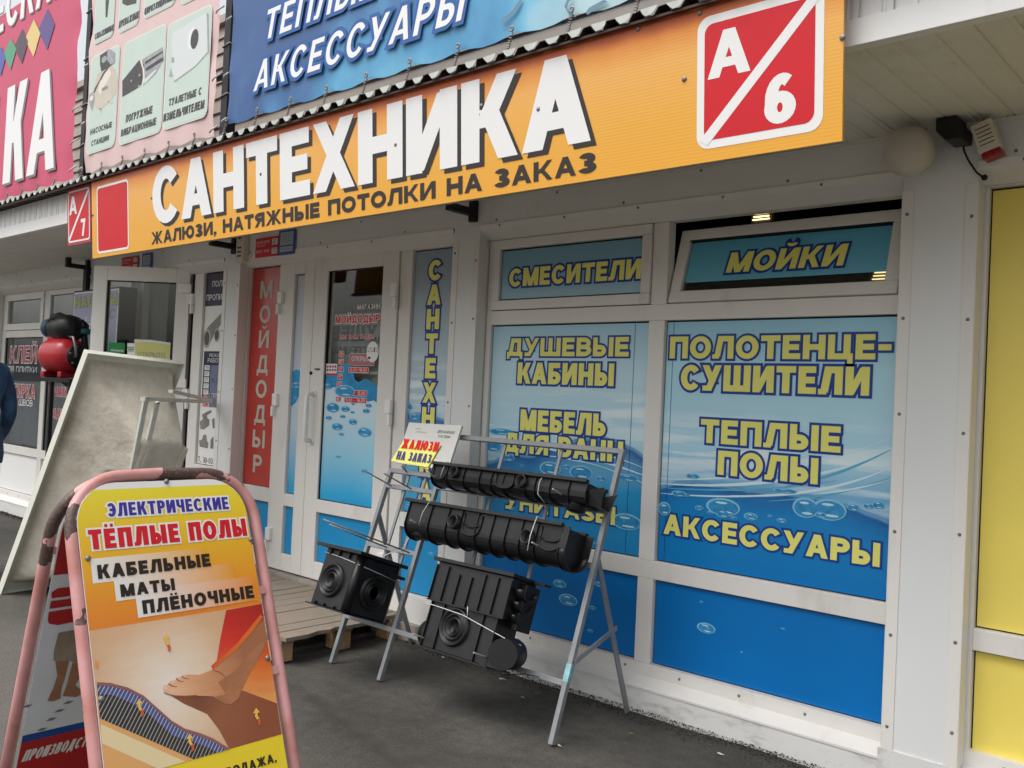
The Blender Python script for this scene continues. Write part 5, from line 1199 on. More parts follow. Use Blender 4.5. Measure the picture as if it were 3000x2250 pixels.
for x, v, dx, l in ((-3.63,.968,0,.21),(-3.79,.968,0,.20),(-3.50,1.055,.02,.06),(-3.70,1.055,.01,.06),(-3.50,.638,-.05,.55),(-3.68,.64,-.06,.36),(-3.30,1.0,0,.21),(-2.50,1.0,0,.22),(-3.30,.752,0,.24),(-2.52,.752,0,.24),(-3.06,.247,0,.24),(-2.66,.247,0,.26)): rod(0,0,x,v,dx,l)
bl_ = mat('blue_tape_remnant', (.25,.45,.50), .6, var=.4, vscale=30); MB().obox(rp(-2.352,.255), RX, RU, RN, (-.0135,.0135,0,.075,-.013,.0135)).build('tape', [bl_], rk)
# boards standing on the rack rods
wb = empty('white_board', rp(-3.55,1.1,.06), 'white information board leaning on the top of the rack', 'board')
WP = Plane(rp(0,0,.05), RX, RU)
wpts = [(-3.765,1.09),(-3.358,1.085),(-3.350,1.330),(-3.76,1.325)]
MB().slab(WP, wpts, 0, .014).build('panel', PAPER, wb, bevel=.001)
text('ДРЕНАЖНАЯ', WP, (1281,1268), (1332,1264), INK, wb, wt=.12, ital=.1); text('СИСТЕМА', WP, (1283,1281), (1321,1277), INK, wb, wt=.12, ital=.1)
text('АЛЬТА', WP, (1216,1258), (1235,1255), GREYP, wb, wt=.12, ital=.3); text('ПРОФИЛЬ', WP, (1219,1267), (1251,1266), GREYP, wb, wt=.14, ital=.3)
text('ДЛЯ ОТВЕДЕНИЯ', WP, (1212,1285), (1250,1287), GREYP, wb, wt=.12, ital=0) if False else None
mb = MB()
for k, (a, b) in enumerate(((.05,.16),(.03,.25))): mb.poly(WP, [(-3.70+a,1.205-.018*k),(-3.70+b,1.205-.018*k),(-3.70+b,1.210-.018*k),(-3.70+a,1.210-.018*k)], .0012)
mb.build('small_print', GREYP, wb)
yb_ = empty('yellow_board', rp(-3.56,1.08,.12), 'yellow blinds sign with red and navy words on the rack', 'board')
YB = Plane(rp(0,0,.19), RX, (RU+RN*.25).normalized())
q = [YB.uv(*p) for p in ((1145,1350),(1182,1291),(1291,1305),(1253,1370))]; xs_ = sorted(a for a, b in q)
a_, b_, c_, d_ = q
MB().slab(YB, [a_, d_, c_, b_], 0, .012).build('panel', YEL, yb_, bevel=.001)
text('ЖАЛЮЗИ', YB, (1171,1321), (1268,1311), REDP, yb_, wt=.30, ital=.28, uv=((a_[0]+.062, a_[1]+.066), (a_[0]+.315, a_[1]+.112))); text('НА ЗАКАЗ', YB, None, None, mat('navy_print', (.06,.05,.20), .5), yb_, wt=.28, ital=.28, uv=((a_[0]+.035, a_[1]+.010), (a_[0]+.275, a_[1]+.052)))

# ---------------------------------------------------------------- drainage channels
def tie(pts, parent): return MB().tube(pts, .0020, 6).build('cable_tie', TIE, parent)
def channel(x0, x1, v0, vt, w0, wd, label, rnd, ends):
    """U shaped plastic channel along x; vt = top edge (v), depth hgt, w0..w0+wd outwards"""
    e = empty('drain_channel', rp((x0+x1)/2, v0, w0), label, 'drain channel', 'black drain channels on the rack')
    h = vt-v0; n = 14; mb = MB(); c_w = w0+wd/2
    def sec(k, inset=0):
        if rnd:
            a = math.pi*k/n; return (c_w+math.cos(a)*(wd/2-inset), v0+h*.42 - math.sin(a)*(h*.42-inset) + 0)
        pts = [(w0+wd-inset, v0+h*.5),(w0+wd-inset-.004,v0+h*.28),(w0+wd-inset-.022,v0+inset+.008),(w0+wd-.05,v0+inset),(w0+.05,v0+inset),(w0+inset+.022,v0+inset+.008),(w0+inset,v0+h*.3),(w0+inset,v0+h*.5)]
        return pts[min(7, int(round(k/n*7)))]
    prof_ = [(w0+wd, vt-.014)]+[sec(k) for k in range(n+1)]+[(w0, vt-.014)]
    inner = [(w0+wd-.006, vt-.014)]+[sec(k,.006) for k in range(n+1)]+[(w0+.006, vt-.014)]
    m_ = len(prof_); vs = []
    for x in (x0, x1):
        for a, b in prof_: vs.append(rp(x, b, a))
        for a, b in inner: vs.append(rp(x, b, a))
    fs = []
    for k in range(m_-1):
        fs.append((k, k+1, 2*m_+k+1, 2*m_+k)); fs.append((m_+k+1, m_+k, 3*m_+k, 3*m_+k+1))
        fs.append((k+1, k, m_+k, m_+k+1)); fs.append((2*m_+k, 2*m_+k+1, 3*m_+k+1, 3*m_+k))
    mb.add(vs, fs); mb.build('trough', PLAS, e)
    mb = MB()
    for a, b in ((w0+wd-.004, w0+wd+.022), (w0-.022, w0+.004)): mb.obox(RO, RX, RU, RN, (x0-.03 if rnd else x0-.005, x1, vt-.016, vt, a, b))
    mb.build('top_flange', PLAS, e, bevel=.002)
    def rib(x, t=.004, out=.008):
        mb_ = MB(); P1 = [(a+(out if a > c_w else -out)*(1 if b > v0+h*.3 else .5), b-(out if b < v0+h*.35 else 0)) for a, b in prof_]
        vv = [rp(x-t/2, b, a) for a, b in P1]+[rp(x+t/2, b, a) for a, b in P1]; k2 = len(P1)
        ff = [tuple(range(k2))[::-1], tuple(range(k2, 2*k2))]+[(k, (k+1)%k2, k2+(k+1)%k2, k2+k) for k in range(k2)]
        mb_.add(vv, ff); return mb_.build('rib', PLAS, e)
    for t_ in ((.0,.165,.29,.38,.49,.59,.68,.77,.86,1.0) if rnd else (.0,.11,.23,.34,.42,.50,.64,.70,.79,.90,1.0)): rib(x0+(x1-x0)*t_)
    def socket(x, v, r, L=.018): 
        MB().lathe(rp(x, v, w0+wd-.012), RN, [(0,r),(L+.014,r),(L+.014,r*.76),(0,r*.74),(0,0)], 22).build('socket', PLAS, e)
    def cup(xa, xb, va, vb, deep=True):     # raised U shaped outline
        mb_ = MB(); pts = [rp(xa, va, w0+wd+.006)]
        for k in range(9): a = math.pi*k/8; pts.append(rp((xa+xb)/2-math.cos(a)*(xb-xa)/2, vb+(va-vb)*.35-math.sin(a)*(va-vb)*.35, w0+wd+(.006 if not deep else .004)))
        pts.append(rp(xb, va, w0+wd+.006)); mb_.tube(pts, .004, 6); mb_.build('cup_rim', PLAS, e)
        MB().poly(Plane(rp(0,0,w0+wd+.0015), RX, RU), [(xa+.003,va)]+[((xa+xb)/2-math.cos(math.pi*k/8)*((xb-xa)/2-.003), vb+(va-vb)*.35-math.sin(math.pi*k/8)*(va-vb)*.33) for k in range(9)]+[(xb-.003,va)], .001).build('cup_recess', PLAS2, e)
    return e, socket, cup, rib
e1, sock, cup, rib = channel(-3.335, -2.365, .985, 1.092, .035, .135, 'flat black drain channel on the upper hooks of the rack', False, None)
sock(-3.175,1.052,.030); sock(-2.735,1.048,.031); cup(-3.325,-3.235,1.072,1.005,False); cup(-2.895,-2.785,1.072,1.005,False)
MB().lathe(rp(-2.45,.995,.10), -RU, [(-.01,.046),(.035,.043),(.04,.03),(.04,0)], 20).build('outlet', PLAS, e1)
MB().add([rp(-2.365,1.05,.165), rp(-2.365,1.05,.045), rp(-2.285,1.07,.05), rp(-2.285,1.07,.160), rp(-2.365,.99,.14), rp(-2.365,.99,.06), rp(-2.295,.985,.07), rp(-2.295,.985,.135)], [(0,3,7,4),(4,7,6,5),(1,5,6,2)]).build('end_spigot', PLAS, e1)
tie([rp(-3.255,1.096,.10), rp(-3.25,1.10,.175), rp(-3.255,1.06,.182), rp(-3.258,1.02,.180)], e1); tie([rp(-2.62,1.096,.10), rp(-2.615,1.10,.178), rp(-2.625,1.05,.184), rp(-2.62,1.0,.180), rp(-2.60,.97,.14)], e1)
e2, sock, cup, rib = channel(-3.375, -2.405, .700, .882, .045, .165, 'round bottomed black drain channel on the middle hooks of the rack', True, None)
sock(-3.035,.805,.034,.028); sock(-2.575,.795,.035,.028); cup(-2.985,-2.875,.855,.755); cup(-2.515,-2.40,.855,.755)
MB().tube([rp(-2.985,.808,.216), rp(-2.95,.795,.219), rp(-2.91,.795,.219), rp(-2.875,.81,.216)], .004, 6).tube([rp(-2.515,.808,.216), rp(-2.48,.795,.219), rp(-2.435,.795,.219), rp(-2.40,.81,.216)], .004, 6).build('cup_rim', PLAS, e2)
MB().lathe(rp(-3.30,.73,.13), -RU, [(-.05,.055),(.0,.060),(.02,.062),(.02,.05),(.02,0)], 24).build('outlet', PLAS, e2)
mb = MB()     # flared open end
n = 14; vs = []
for x, g in ((-2.405,.002),(-2.39,.006),(-2.365,.006)):
    for k in range(n+1):
        a = math.pi*k/n; vs.append(rp(x, .776-math.sin(a)*(.076+g), .1275+math.cos(a)*(.0825+g)))
mb.add(vs, [(i*(n+1)+k, (i+1)*(n+1)+k, (i+1)*(n+1)+k+1, i*(n+1)+k+1) for i in range(2) for k in range(n)], 0, True)
o_ = mb.build('flared_end', PLAS, e2); sm_ = o_.modifiers.new('s','SOLIDIFY'); sm_.thickness = .005; sm_.offset = 0
for a in (.212, .036): MB().obox(RO, RX, RU, RN, (-2.405,-2.365,.776,.870,a,a+.006)).build('end_cheek', PLAS, e2)
tie([rp(-3.225,.886,.10), rp(-3.215,.888,.24), rp(-3.245,.82,.24), rp(-3.262,.76,.225)], e2); tie([rp(-2.545,.886,.10), rp(-2.54,.888,.24), rp(-2.545,.80,.245), rp(-2.548,.735,.235)], e2)
# ---------------------------------------------------------------- sand trap box hanging low on the rack
sb = empty('sand_trap_box', rp(-2.85,.22,.12), 'wide ribbed black sand trap box with side pipes hanging low on the rack', 'drain box')
W0, W1 = .03, .195
x0, x1 = -3.085, -2.615
MB().obox(RO, RX, RU, RN, (x0,x1,.435,.615,W0,W1)).build('upper_body', PLAS, sb, bevel=.004)
MB().obox(RO, RX, RU, RN, (x0+.02,x1-.035,.225,.435,W0+.01,W1-.012)).build('lower_body', PLAS, sb, bevel=.004)
MB().obox(RO, RX, RU, RN, (x0-.022,x1+.012,.615,.632,W0-.012,W1+.02)).obox(RO, RX, RU, RN, (x1+.012,x1+.075,.615,.628,W0-.01,.07)).build('top_flange', PLAS, sb, bevel=.002)
for k in range(7):
    x = x0+(x1-x0)*k/6; MB().obox(RO, RX, RU, RN, (x-.003 if k else x,x+.003,.437,.60 if k not in (2,3) else .575,W1,W1+.010)).build('rib', PLAS, sb)
for k in (0,1,4,5): x = x0+.02+(x1-x0-.055)*k/5; MB().obox(RO, RX, RU, RN, (x,x+.005,.226,.436,W1-.012,W1-.002)).build('rib', PLAS, sb)
MB().obox(RO, RX, RU, RN, (x0-.002,x1+.004,.432,.438,W1,W1+.012)).obox(RO, RX, RU, RN, (x0+.0,x1-.02,.220,.226,W0,W1+.004)).build('rib', PLAS, sb)
MB().obox(RO, RX, RU, RN, (x0+.40,x1+.03,.226,.262,W1-.012,W1-.004)).build('foot_plate', PLAS, sb)
def rings_(c, ax_, parent, sc_=1.0):
    MB().lathe(c, ax_, [(0,.088*sc_),(.018,.082*sc_),(.018,.076*sc_),(.004,.074*sc_),(.004,.060*sc_),(.018,.058*sc_),(.018,.053*sc_),(.003,.052*sc_),(.003,.042*sc_),(.018,.040*sc_),(.018,.036*sc_),(.0,.034*sc_),(.0,0)], 36).build('knockout_rings', PLAS, parent)
rings_(rp(-2.885,.345,W1-.012), RN, sb)
MB().tube([rp(x0+.09,.285,.10), rp(x0-.01,.285,.10), rp(x0-.035,.285,.10)], [.058,.058,.064], 24).tube([rp(x0-.03,.285,.10), rp(x0-.045,.285,.10)], [.064,.060], 24).build('side_pipe', PLAS, sb)
MB().tube([rp(x1-.15,.290,.11), rp(x1-.03,.288,.115), rp(x1+.02,.284,.13)], [.056,.056,.057], 24).tube([rp(x1+.00,.305,.07), rp(x1+.02,.300,.12), rp(x1+.055,.292,.205)], [.066,.066,.066], 28).build('side_pipe', PLAS, sb)
for k in range(3):
    mb = MB(); zc = .585-.055*k; n = 10; vs = []
    for xx in (x1, x1+.05-.008*k):
        for j in range(n+1): a = math.pi*j/n; vs.append(rp(xx, zc-.012-math.sin(a)*(.045-.004*k), .115+math.cos(a)*(.062-.006*k)))
    mb.add(vs, [(j, j+1, n+2+j, n+1+j) for j in range(n)], 0, True); o_ = mb.build('half_round_outlet', PLAS, sb); sm_ = o_.modifiers.new('s','SOLIDIFY'); sm_.thickness = .006
    vs = []
    mb = MB()
    for xx in (x0, x0-.022):
        for j in range(n+1): a = math.pi*j/n; vs.append(rp(xx, zc-.012-math.sin(a)*.04, .115+math.cos(a)*.06))
    mb.add(vs, [(j+1, j, n+1+j, n+2+j) for j in range(n)], 0, True); o_ = mb.build('half_round_outlet', PLAS, sb); sm_ = o_.modifiers.new('s','SOLIDIFY'); sm_.thickness = .006
MB().obox(RO, RX, RU, RN, (x1,x1+.03,.40,.60,.03,.13)).build('side_block', PLAS2, sb, bevel=.004)
tie([rp(x0-.01,.415,.06), rp(x0-.005,.415,W1+.006), rp(-2.98,.412,W1+.012), rp(-2.84,.405,W1+.008), rp(-2.66,.372,W1+.0), rp(x1+.03,.355,W1-.03), rp(x1+.075,.348,.12)], sb); tie([rp(-2.81,.402,W1+.012), rp(-2.808,.425,W1+.02), rp(-2.818,.445,W1+.018)], sb)
MB().tube([rp(-2.60,.21,.12), rp(-2.50,.24,.10), rp(-2.44,.245,.08), rp(-2.425,.20,.06)], .0022, 5).build('wire', GASKET, sb)
# ---------------------------------------------------------------- square basin with stacked flanges
qb = empty('square_basin', rp(-3.64,.27,.15), 'square black drain basin with ring knockouts hanging on the left of the rack', 'drain box')
qx0, qx1, q0, q1, w0_, w1_ = -3.790, -3.515, .268, .552, .025, .295
MB().obox(RO, RX, RU, RN, (qx0,qx1,q0,q1,w0_,w1_)).build('body', PLAS, qb, bevel=.006)
MB().tube([rp(qx1-.014,q0,w1_-.014), rp(qx1-.014,q1,w1_-.014)], .024, 16).build('corner_post', PLAS, qb)
MB().obox(RO, RX, RU, RN, (qx0-.045,qx1+.035,q1+.0,q1+.018,w0_-.02,w1_+.04)).build('top_flange', PLAS, qb, bevel=.002)
MB().obox(RO, RX, RU, RN, (qx1+.001,qx1+.038,q1-.058,q1-.042,w0_-.018,.10)).build('side_flange', PLAS, qb)
MB().obox(RO, RX, RU, RN, (qx0-.018,qx1+.012,q0-.006,q0,w0_,w1_+.018)).build('bottom_flange', PLAS, qb)
rings_(rp(-3.675,.400,w1_), RN, qb, .98); rings_(rp(qx1,.395,.155), RX, qb, 1.0)
mb = MB()
for x in (-3.75,-3.68,-3.60): mb.obox(RO, RX, RU, RN, (x,x+.006,q1-.03,q1,w1_,w1_+.012)).obox(RO, RX, RU, RN, (x,x+.006,q0,q0+.016,w1_,w1_+.012))
mb.build('rib', PLAS, qb)
tie([rp(qx0-.004,.528,.03), rp(qx0-.003,.527,w1_+.004), rp(-3.66,.52,w1_+.006), rp(qx1+.004,.505,w1_+.004), rp(qx1+.006,.492,.15), rp(qx1+.006,.480,.02)], qb)
tie([rp(-3.60,.575,.10), rp(-3.58,.62,.05), rp(-3.55,.64,.02), rp(-3.53,.75,.0), rp(-3.52,.90,-.02)], rk)

# ================================================================ pink A-frame pavement sign
af = empty('pavement_sign', (-2.52, -2.27, 0), 'pink tube A-frame sign with orange heated floor poster in the foreground', 'sign')
def pink():
    m = bpy.data.materials.new('chipped_pink_paint'); m.use_nodes = True; t = m.node_tree; b = t.nodes['Principled BSDF']
    geo = t.nodes.new('ShaderNodeNewGeometry'); sx = t.nodes.new('ShaderNodeSeparateXYZ'); t.links.new(geo.outputs['Position'], sx.inputs[0])
    def N(s, d=5):
        n = t.nodes.new('ShaderNodeTexNoise'); n.inputs['Scale'].default_value = s; n.inputs['Detail'].default_value = d; t.links.new(geo.outputs['Position'], n.inputs[0]); return n.outputs[0]
    def mth(op, a, b_, c_=None):
        n = t.nodes.new('ShaderNodeMath'); n.operation = op
        for i, q in enumerate((a, b_, c_)):
            if q is None: continue
            if isinstance(q, (int, float)): n.inputs[i].default_value = q
            else: t.links.new(q, n.inputs[i])
        return n.outputs[0]
    zz_ = t.nodes.new('ShaderNodeMapRange'); zz_.inputs[1].default_value = .84; zz_.inputs[2].default_value = 1.08; t.links.new(sx.outputs[2], zz_.inputs[0])
    f = mth('ADD', N(8, 2), mth('MULTIPLY', zz_.outputs[0], .19)); f = mth('ADD', f, mth('MULTIPLY', mth('SUBTRACT', N(60, 3), .5), .12))
    s_ = mth('GREATER_THAN', f, .70)
    mx = t.nodes.new('ShaderNodeMix'); mx.data_type = 'RGBA'; t.links.new(s_, mx.inputs[0])
    base_ = t.nodes.new('ShaderNodeMix'); base_.data_type = 'RGBA'; base_.inputs[6].default_value = (.60,.30,.30,1); base_.inputs[7].default_value = (.48,.20,.17,1); t.links.new(mth('MULTIPLY', mth('SUBTRACT', N(9), .42), 4), base_.inputs[0])
    t.links.new(base_.outputs[2], mx.inputs[6]); br = t.nodes.new('ShaderNodeMix'); br.data_type = 'RGBA'; br.inputs[6].default_value = (.085,.050,.042,1); br.inputs[7].default_value = (.20,.14,.12,1); t.links.new(mth('MULTIPLY', mth('SUBTRACT', N(120, 2), .55), 5), br.inputs[0])
    t.links.new(br.outputs[2], mx.inputs[7]); t.links.new(mx.outputs[2], b.inputs['Base Color'])
    b.inputs['Roughness'].default_value = .42
    bp_ = t.nodes.new('ShaderNodeBump'); bp_.inputs['Strength'].default_value = .5; bp_.inputs['Distance'].default_value = .002; bp_.invert = True; t.links.new(s_, bp_.inputs['Height']); t.links.new(bp_.outputs[0], b.inputs['Normal']); return m
PINK = pink()
AP = Plane((-2.098,0,0), (0,1,0), (-.4,0,1)); RP = Plane((-2.942,0,0), (0,1,0), (.31,0,1))
yl, yr = -2.552, -1.989
def hoop(pl, vt, r, name):
    pts = [pl.pt(yl,.012), pl.pt(yl,.5), pl.pt(yl,vt-r)]
    for k in range(1, 9): a = math.pi/2*k/9; pts.append(pl.pt(yl+r-r*math.cos(a), vt-r+r*math.sin(a)))
    pts += [pl.pt(yl+r,vt), pl.pt((yl+yr)/2,vt+.004), pl.pt(yr-r,vt)]
    for k in range(1, 9): a = math.pi/2*k/9; pts.append(pl.pt(yr-r+r*math.sin(a), vt-r+r*math.cos(a)))
    pts += [pl.pt(yr,vt-r), pl.pt(yr,.5), pl.pt(yr,.012)]
    return MB().tube(pts, .0172, 20).build(name, PINK, af)
vt = AP.uv(488,1390)[1]; hoop(AP, vt, .155, 'front_hoop'); vt2 = vt*1.0469/1.0770*.988; hoop(RP, vt2, .155, 'rear_hoop')
vb_ = RP.uv(180,1610)[1]; MB().tube([RP.pt(yl,vb_), RP.pt(yr,vb_)], .012, 12).tube([RP.pt(yl,.2), RP.pt(yr,.2)], .012, 12).build('crossbar', PINK, af)
MB().tube([AP.pt(yl,.18), AP.pt(yr,.18)], .012, 12).build('crossbar', PINK, af)
SHEET = mat('sign_sheet_white', (.78,.78,.78), .35)
pu0, pu1 = AP.uv(262,1860,.02)[0], AP.uv(780,1860,.02)[0]; pvt = AP.uv(485,1408,.02)[1]
FA = Plane(AP.pt(0,0,.020), AP.ex, AP.ey)
post = [(pu0,.07),(pu1,.07)]+[p for p in rrect(pu0,pu1,.07,pvt,.115,8) if p[1] > .6]
MB().slab(FA, post, 0, .004).build('poster_sheet', SHEET, af)
def z_of(px, py): u, v = FA.uv(px, py); return FA.pt(u, v).z
ORG = film('orange_poster_print', [(z_of(278,1880)-.01,(.72,.20,.03)), (z_of(300,1760),(.76,.28,.03)), (z_of(300,1600),(.78,.46,.03)), (z_of(480,1425),(.80,.68,.045))], tint_noise=0, rough=.3)
va = FA.uv(480,1427)[1]; vph = FA.uv(762,1770)[1]; vbt = FA.uv(818,2153)[1]
def strip(v0, v1, m, off, name):
    pts = [(max(pu0, min(pu1, a)), max(v0, min(v1, b))) for a, b in post]
    full = rrect(pu0,pu1,.07,pvt,.115,8); L = [(a, b) for a, b in full if v0 <= b <= v1]
    # clip the rounded outline between two heights
    def edge(v):
        d = v-(pvt-.115)
        if d <= 0: return pu0, pu1
        k = .115-math.sqrt(max(.115**2-d*d, 0)); return pu0+k, pu1-k
    n = 10; Lf = [(edge(v0+(v1-v0)*k/n)[0], v0+(v1-v0)*k/n) for k in range(n+1)]; Rt = [(edge(v0+(v1-v0)*k/n)[1], v0+(v1-v0)*k/n) for k in range(n+1)]
    return MB().poly(FA, Rt+Lf[::-1], off).build(name, m, af)
strip(vph, va, ORG, .0008, 'orange_print')
def radial(name, c, stops):
    m = bpy.data.materials.new(name); m.use_nodes = True; t = m.node_tree; b = t.nodes['Principled BSDF']; b.inputs['Roughness'].default_value = .3
    geo = t.nodes.new('ShaderNodeNewGeometry'); vm = t.nodes.new('ShaderNodeVectorMath'); vm.operation = 'DISTANCE'; vm.inputs[1].default_value = c; t.links.new(geo.outputs['Position'], vm.inputs[0])
    n = t.nodes.new('ShaderNodeTexNoise'); n.inputs['Scale'].default_value = 9; n.inputs['Detail'].default_value = 5; mp = t.nodes.new('ShaderNodeMapping'); mp.inputs['Scale'].default_value = (1,1.2,6); t.links.new(geo.outputs['Position'], mp.inputs[0]); t.links.new(mp.outputs[0], n.inputs[0])
    ad = t.nodes.new('ShaderNodeMath'); ad.operation = 'MULTIPLY_ADD'; ad.inputs[1].default_value = .07; t.links.new(n.outputs[0], ad.inputs[0]); t.links.new(vm.outputs['Value'], ad.inputs[2])
    r = t.nodes.new('ShaderNodeValToRGB'); t.links.new(ad.outputs[0], r.inputs[0]); e = r.color_ramp.elements
    e[0].position = stops[0][0]; e[0].color = (*stops[0][1],1); e[1].position = stops[-1][0]; e[1].color = (*stops[-1][1],1)
    for p, q in stops[1:-1]: x = e.new(p); x.color = (*q,1)
    t.links.new(r.outputs[0], b.inputs['Base Color']); return m
u, v = FA.uv(500,2010); FLOOR = radial('floor_photo_print', FA.pt(u,v), [(.04,(.80,.72,.66)), (.13,(.76,.60,.46)), (.24,(.66,.42,.25)), (.42,(.58,.31,.15))])
strip(vbt, vph, FLOOR, .0008, 'photo_print'); strip(.075, vbt, YEL if False else film('poster_yellow_print', [(.0,(.78,.55,.03)),(.5,(.80,.62,.03))], tint_noise=0), .0008, 'yellow_print')
K2 = .3888
def clampu(p): return (max(pu0, min(pu1, p[0])), max(vbt, min(vph, p[1])))
def PP(pts, m, off, name='photo_shape', cl=True): return MB().poly(FA, [clampu(FA.uv(a*K2, 1750+b*K2)) if cl else FA.uv(a*K2, 1750+b*K2) for a, b in pts], off).build(name, m, af)
fm = lambda n_, c, **k: mat(n_, c, .3, **k)
PP([(1240,712),(1380,735),(1600,735),(1700,790),(1780,760),(1830,690),(2085,800),(2120,1035),(1730,1160),(1650,1000),(1560,880),(1380,800)], radial('brown_floor_print', FA.pt(*FA.uv(1480*K2, 1750+760*K2)), [(.02,(.14,.045,.02)), (.12,(.30,.10,.045)), (.25,(.26,.07,.035))]), .0012)
PP([(1990,300),(2040,310),(2090,800),(1820,700),(1880,560)], radial('orange_cloth_print', FA.pt(*FA.uv(2000*K2, 1750+330*K2)), [(.03,(.55,.05,.02)), (.12,(.70,.16,.03)), (.2,(.74,.32,.10))]), .0014)
PP([(1702,98),(1972,48),(1985,160),(1900,250),(1780,390),(1680,475),(1600,542),(1588,518),(1630,480),(1660,300)], radial('red_robe_print', FA.pt(*FA.uv(1640*K2, 1750+500*K2)), [(.03,(.70,.08,.04)), (.12,(.62,.03,.02)), (.25,(.36,.015,.015))]), .0022)
PP([(1640,480),(1790,340),(1960,130),(1978,150),(1900,258),(1780,395),(1680,478),(1600,545)], fm('robe_hem_print', (.66,.14,.03), var=.1), .0024)
u, v = FA.uv(1290*K2, 1750+690*K2); SKIN1 = radial('skin_photo_print', FA.pt(u,v), [(.03,(.78,.46,.30)), (.10,(.70,.36,.20)), (.17,(.56,.25,.12)), (.28,(.36,.14,.07))])
PP([(1990,160),(2022,330),(1965,430),(1885,560),(1822,690),(1792,765),(1740,806),(1685,800),(1605,746),(1480,742),(1360,746),(1250,726),(1228,700),(1230,668),(1262,662),(1268,645),(1290,628),(1322,625),(1330,605),(1362,600),(1372,588),(1420,582),(1500,585),(1600,545),(1690,474),(1790,385),(1900,245)], SKIN1, .0018)
PP([(1640,640),(1760,560),(1900,400),(1990,330),(1965,430),(1885,560),(1822,690),(1792,765),(1740,806),(1685,800),(1620,750),(1700,730)], fm('skin_shade_print', (.40,.165,.08), var=.25, vscale=9), .0020)
TOE = fm('toe_line_print', (.30,.11,.05)); NAIL = fm('toe_nail_print', (.80,.58,.46))
for pts in ([(1268,648),(1300,668),(1330,672),(1332,676),(1296,674),(1264,656)], [(1326,610),(1350,628),(1382,634),(1382,638),(1346,634),(1322,618)], [(1370,592),(1394,610),(1424,614),(1424,618),(1390,615),(1366,598)], [(1232,716),(1300,738),(1400,742),(1480,735),(1480,744),(1400,750),(1296,746),(1230,722)], [(1600,546),(1650,560),(1700,600),(1698,606),(1646,566),(1598,552)]): PP(pts, TOE, .0022)
for x, y, a, b in ((1246,684,12,14),(1300,640,11,9),(1345,612,9,6),(1385,594,8,5)):
    PP([(x+a*math.cos(2*math.pi*k/12), y+b*math.sin(2*math.pi*k/12)) for k in range(12)], NAIL, .0021)
curve = [(728,640),(830,646),(960,680),(1080,742),(1180,832),(1290,930),(1390,990),(1500,1022),(1600,1062),(1680,1112),(1735,1165)]
cv2 = [(735,728),(850,738),(1000,802),(1120,882),(1220,972),(1300,1042),(1430,1082),(1540,1122),(1640,1195)]
PP(curve+[(1700,1170)]+[(a,b+24) for a, b in curve[:-1]][::-1], fm('mauve_edge_print', (.28,.11,.10)), .0028)
def stripes(name, c1, c2, freq=620, thr=.80):
    m = bpy.data.materials.new(name); m.use_nodes = True; t = m.node_tree; b = t.nodes['Principled BSDF']; b.inputs['Roughness'].default_value = .3
    geo = t.nodes.new('ShaderNodeNewGeometry'); d = t.nodes.new('ShaderNodeVectorMath'); d.operation = 'DOT_PRODUCT'; a = (FA.ex*.80 - FA.ey*.60); d.inputs[1].default_value = a; t.links.new(geo.outputs['Position'], d.inputs[0])
    s1_ = t.nodes.new('ShaderNodeMath'); s1_.operation = 'MULTIPLY'; s1_.inputs[1].default_value = freq; t.links.new(d.outputs['Value'], s1_.inputs[0])
    s2__ = t.nodes.new('ShaderNodeMath'); s2__.operation = 'SINE'; t.links.new(s1_.outputs[0], s2__.inputs[0])
    g_ = t.nodes.new('ShaderNodeMath'); g_.operation = 'GREATER_THAN'; g_.inputs[1].default_value = thr; t.links.new(s2__.outputs[0], g_.inputs[0])
    mx = t.nodes.new('ShaderNodeMix'); mx.data_type = 'RGBA'; mx.inputs[6].default_value = (*c1,1); mx.inputs[7].default_value = (*c2,1); t.links.new(g_.outputs[0], mx.inputs[0]); t.links.new(mx.outputs[2], b.inputs['Base Color']); return m
SB = stripes('black_striped_print', (.022,.02,.022), (.42,.38,.35)); SBL = stripes('blue_striped_print', (.06,.08,.24), (.50,.50,.58))
PP([(a,b+22) for a, b in curve[:-1]]+[(1705,1172)]+cv2[::-1], SBL, .0024)
PP(cv2+[(1460,1250),(750,912)], SB, .0020)
OC = fm('orange_band_print', (.72,.38,.14)); CC = fm('cream_band_print', (.76,.62,.36))
lowc = lambda pts, m, off: MB().poly(FA, [(max(pu0, a), max(.09, b)) for a, b in [FA.uv(x*K2, 1750+y*K2) for x, y in pts]], off).build('photo_shape', m, af)
PP([(745,905),(1470,1250),(1300,1330),(760,1330)], OC, .0016); PP([(755,955),(1400,1270),(1200,1340),(765,1100)], CC, .0018)
arrow = [(0,0),(14,-4),(20,-30),(10,-55),(-4,-75),(-2,-100),(14,-98),(-14,-134),(-36,-92),(-20,-96),(-22,-70),(-8,-46),(2,-26)]
AR = fm('orange_arrow_print', (.78,.30,.06)); AR2 = fm('yellow_arrow_print', (.80,.50,.10))
for x, y in ((1262,410),(1058,900),(1438,1162),(1940,968)):
    PP([(x+a*1.1, y+b) for a, b in arrow[:5]+arrow[10:]], fm('red_arrow_print', (.62,.10,.04)) if 'red_arrow_print' not in MATS else MATS['red_arrow_print'], .0034); PP([(x+a*1.1, y+b) for a, b in [arrow[3],arrow[4],arrow[5],arrow[6],arrow[7],arrow[8],arrow[9],arrow[10],arrow[11]]], AR2, .0037)
PP([(715,470),(735,490),(735,515),(720,540),(712,510)], AR, .003)
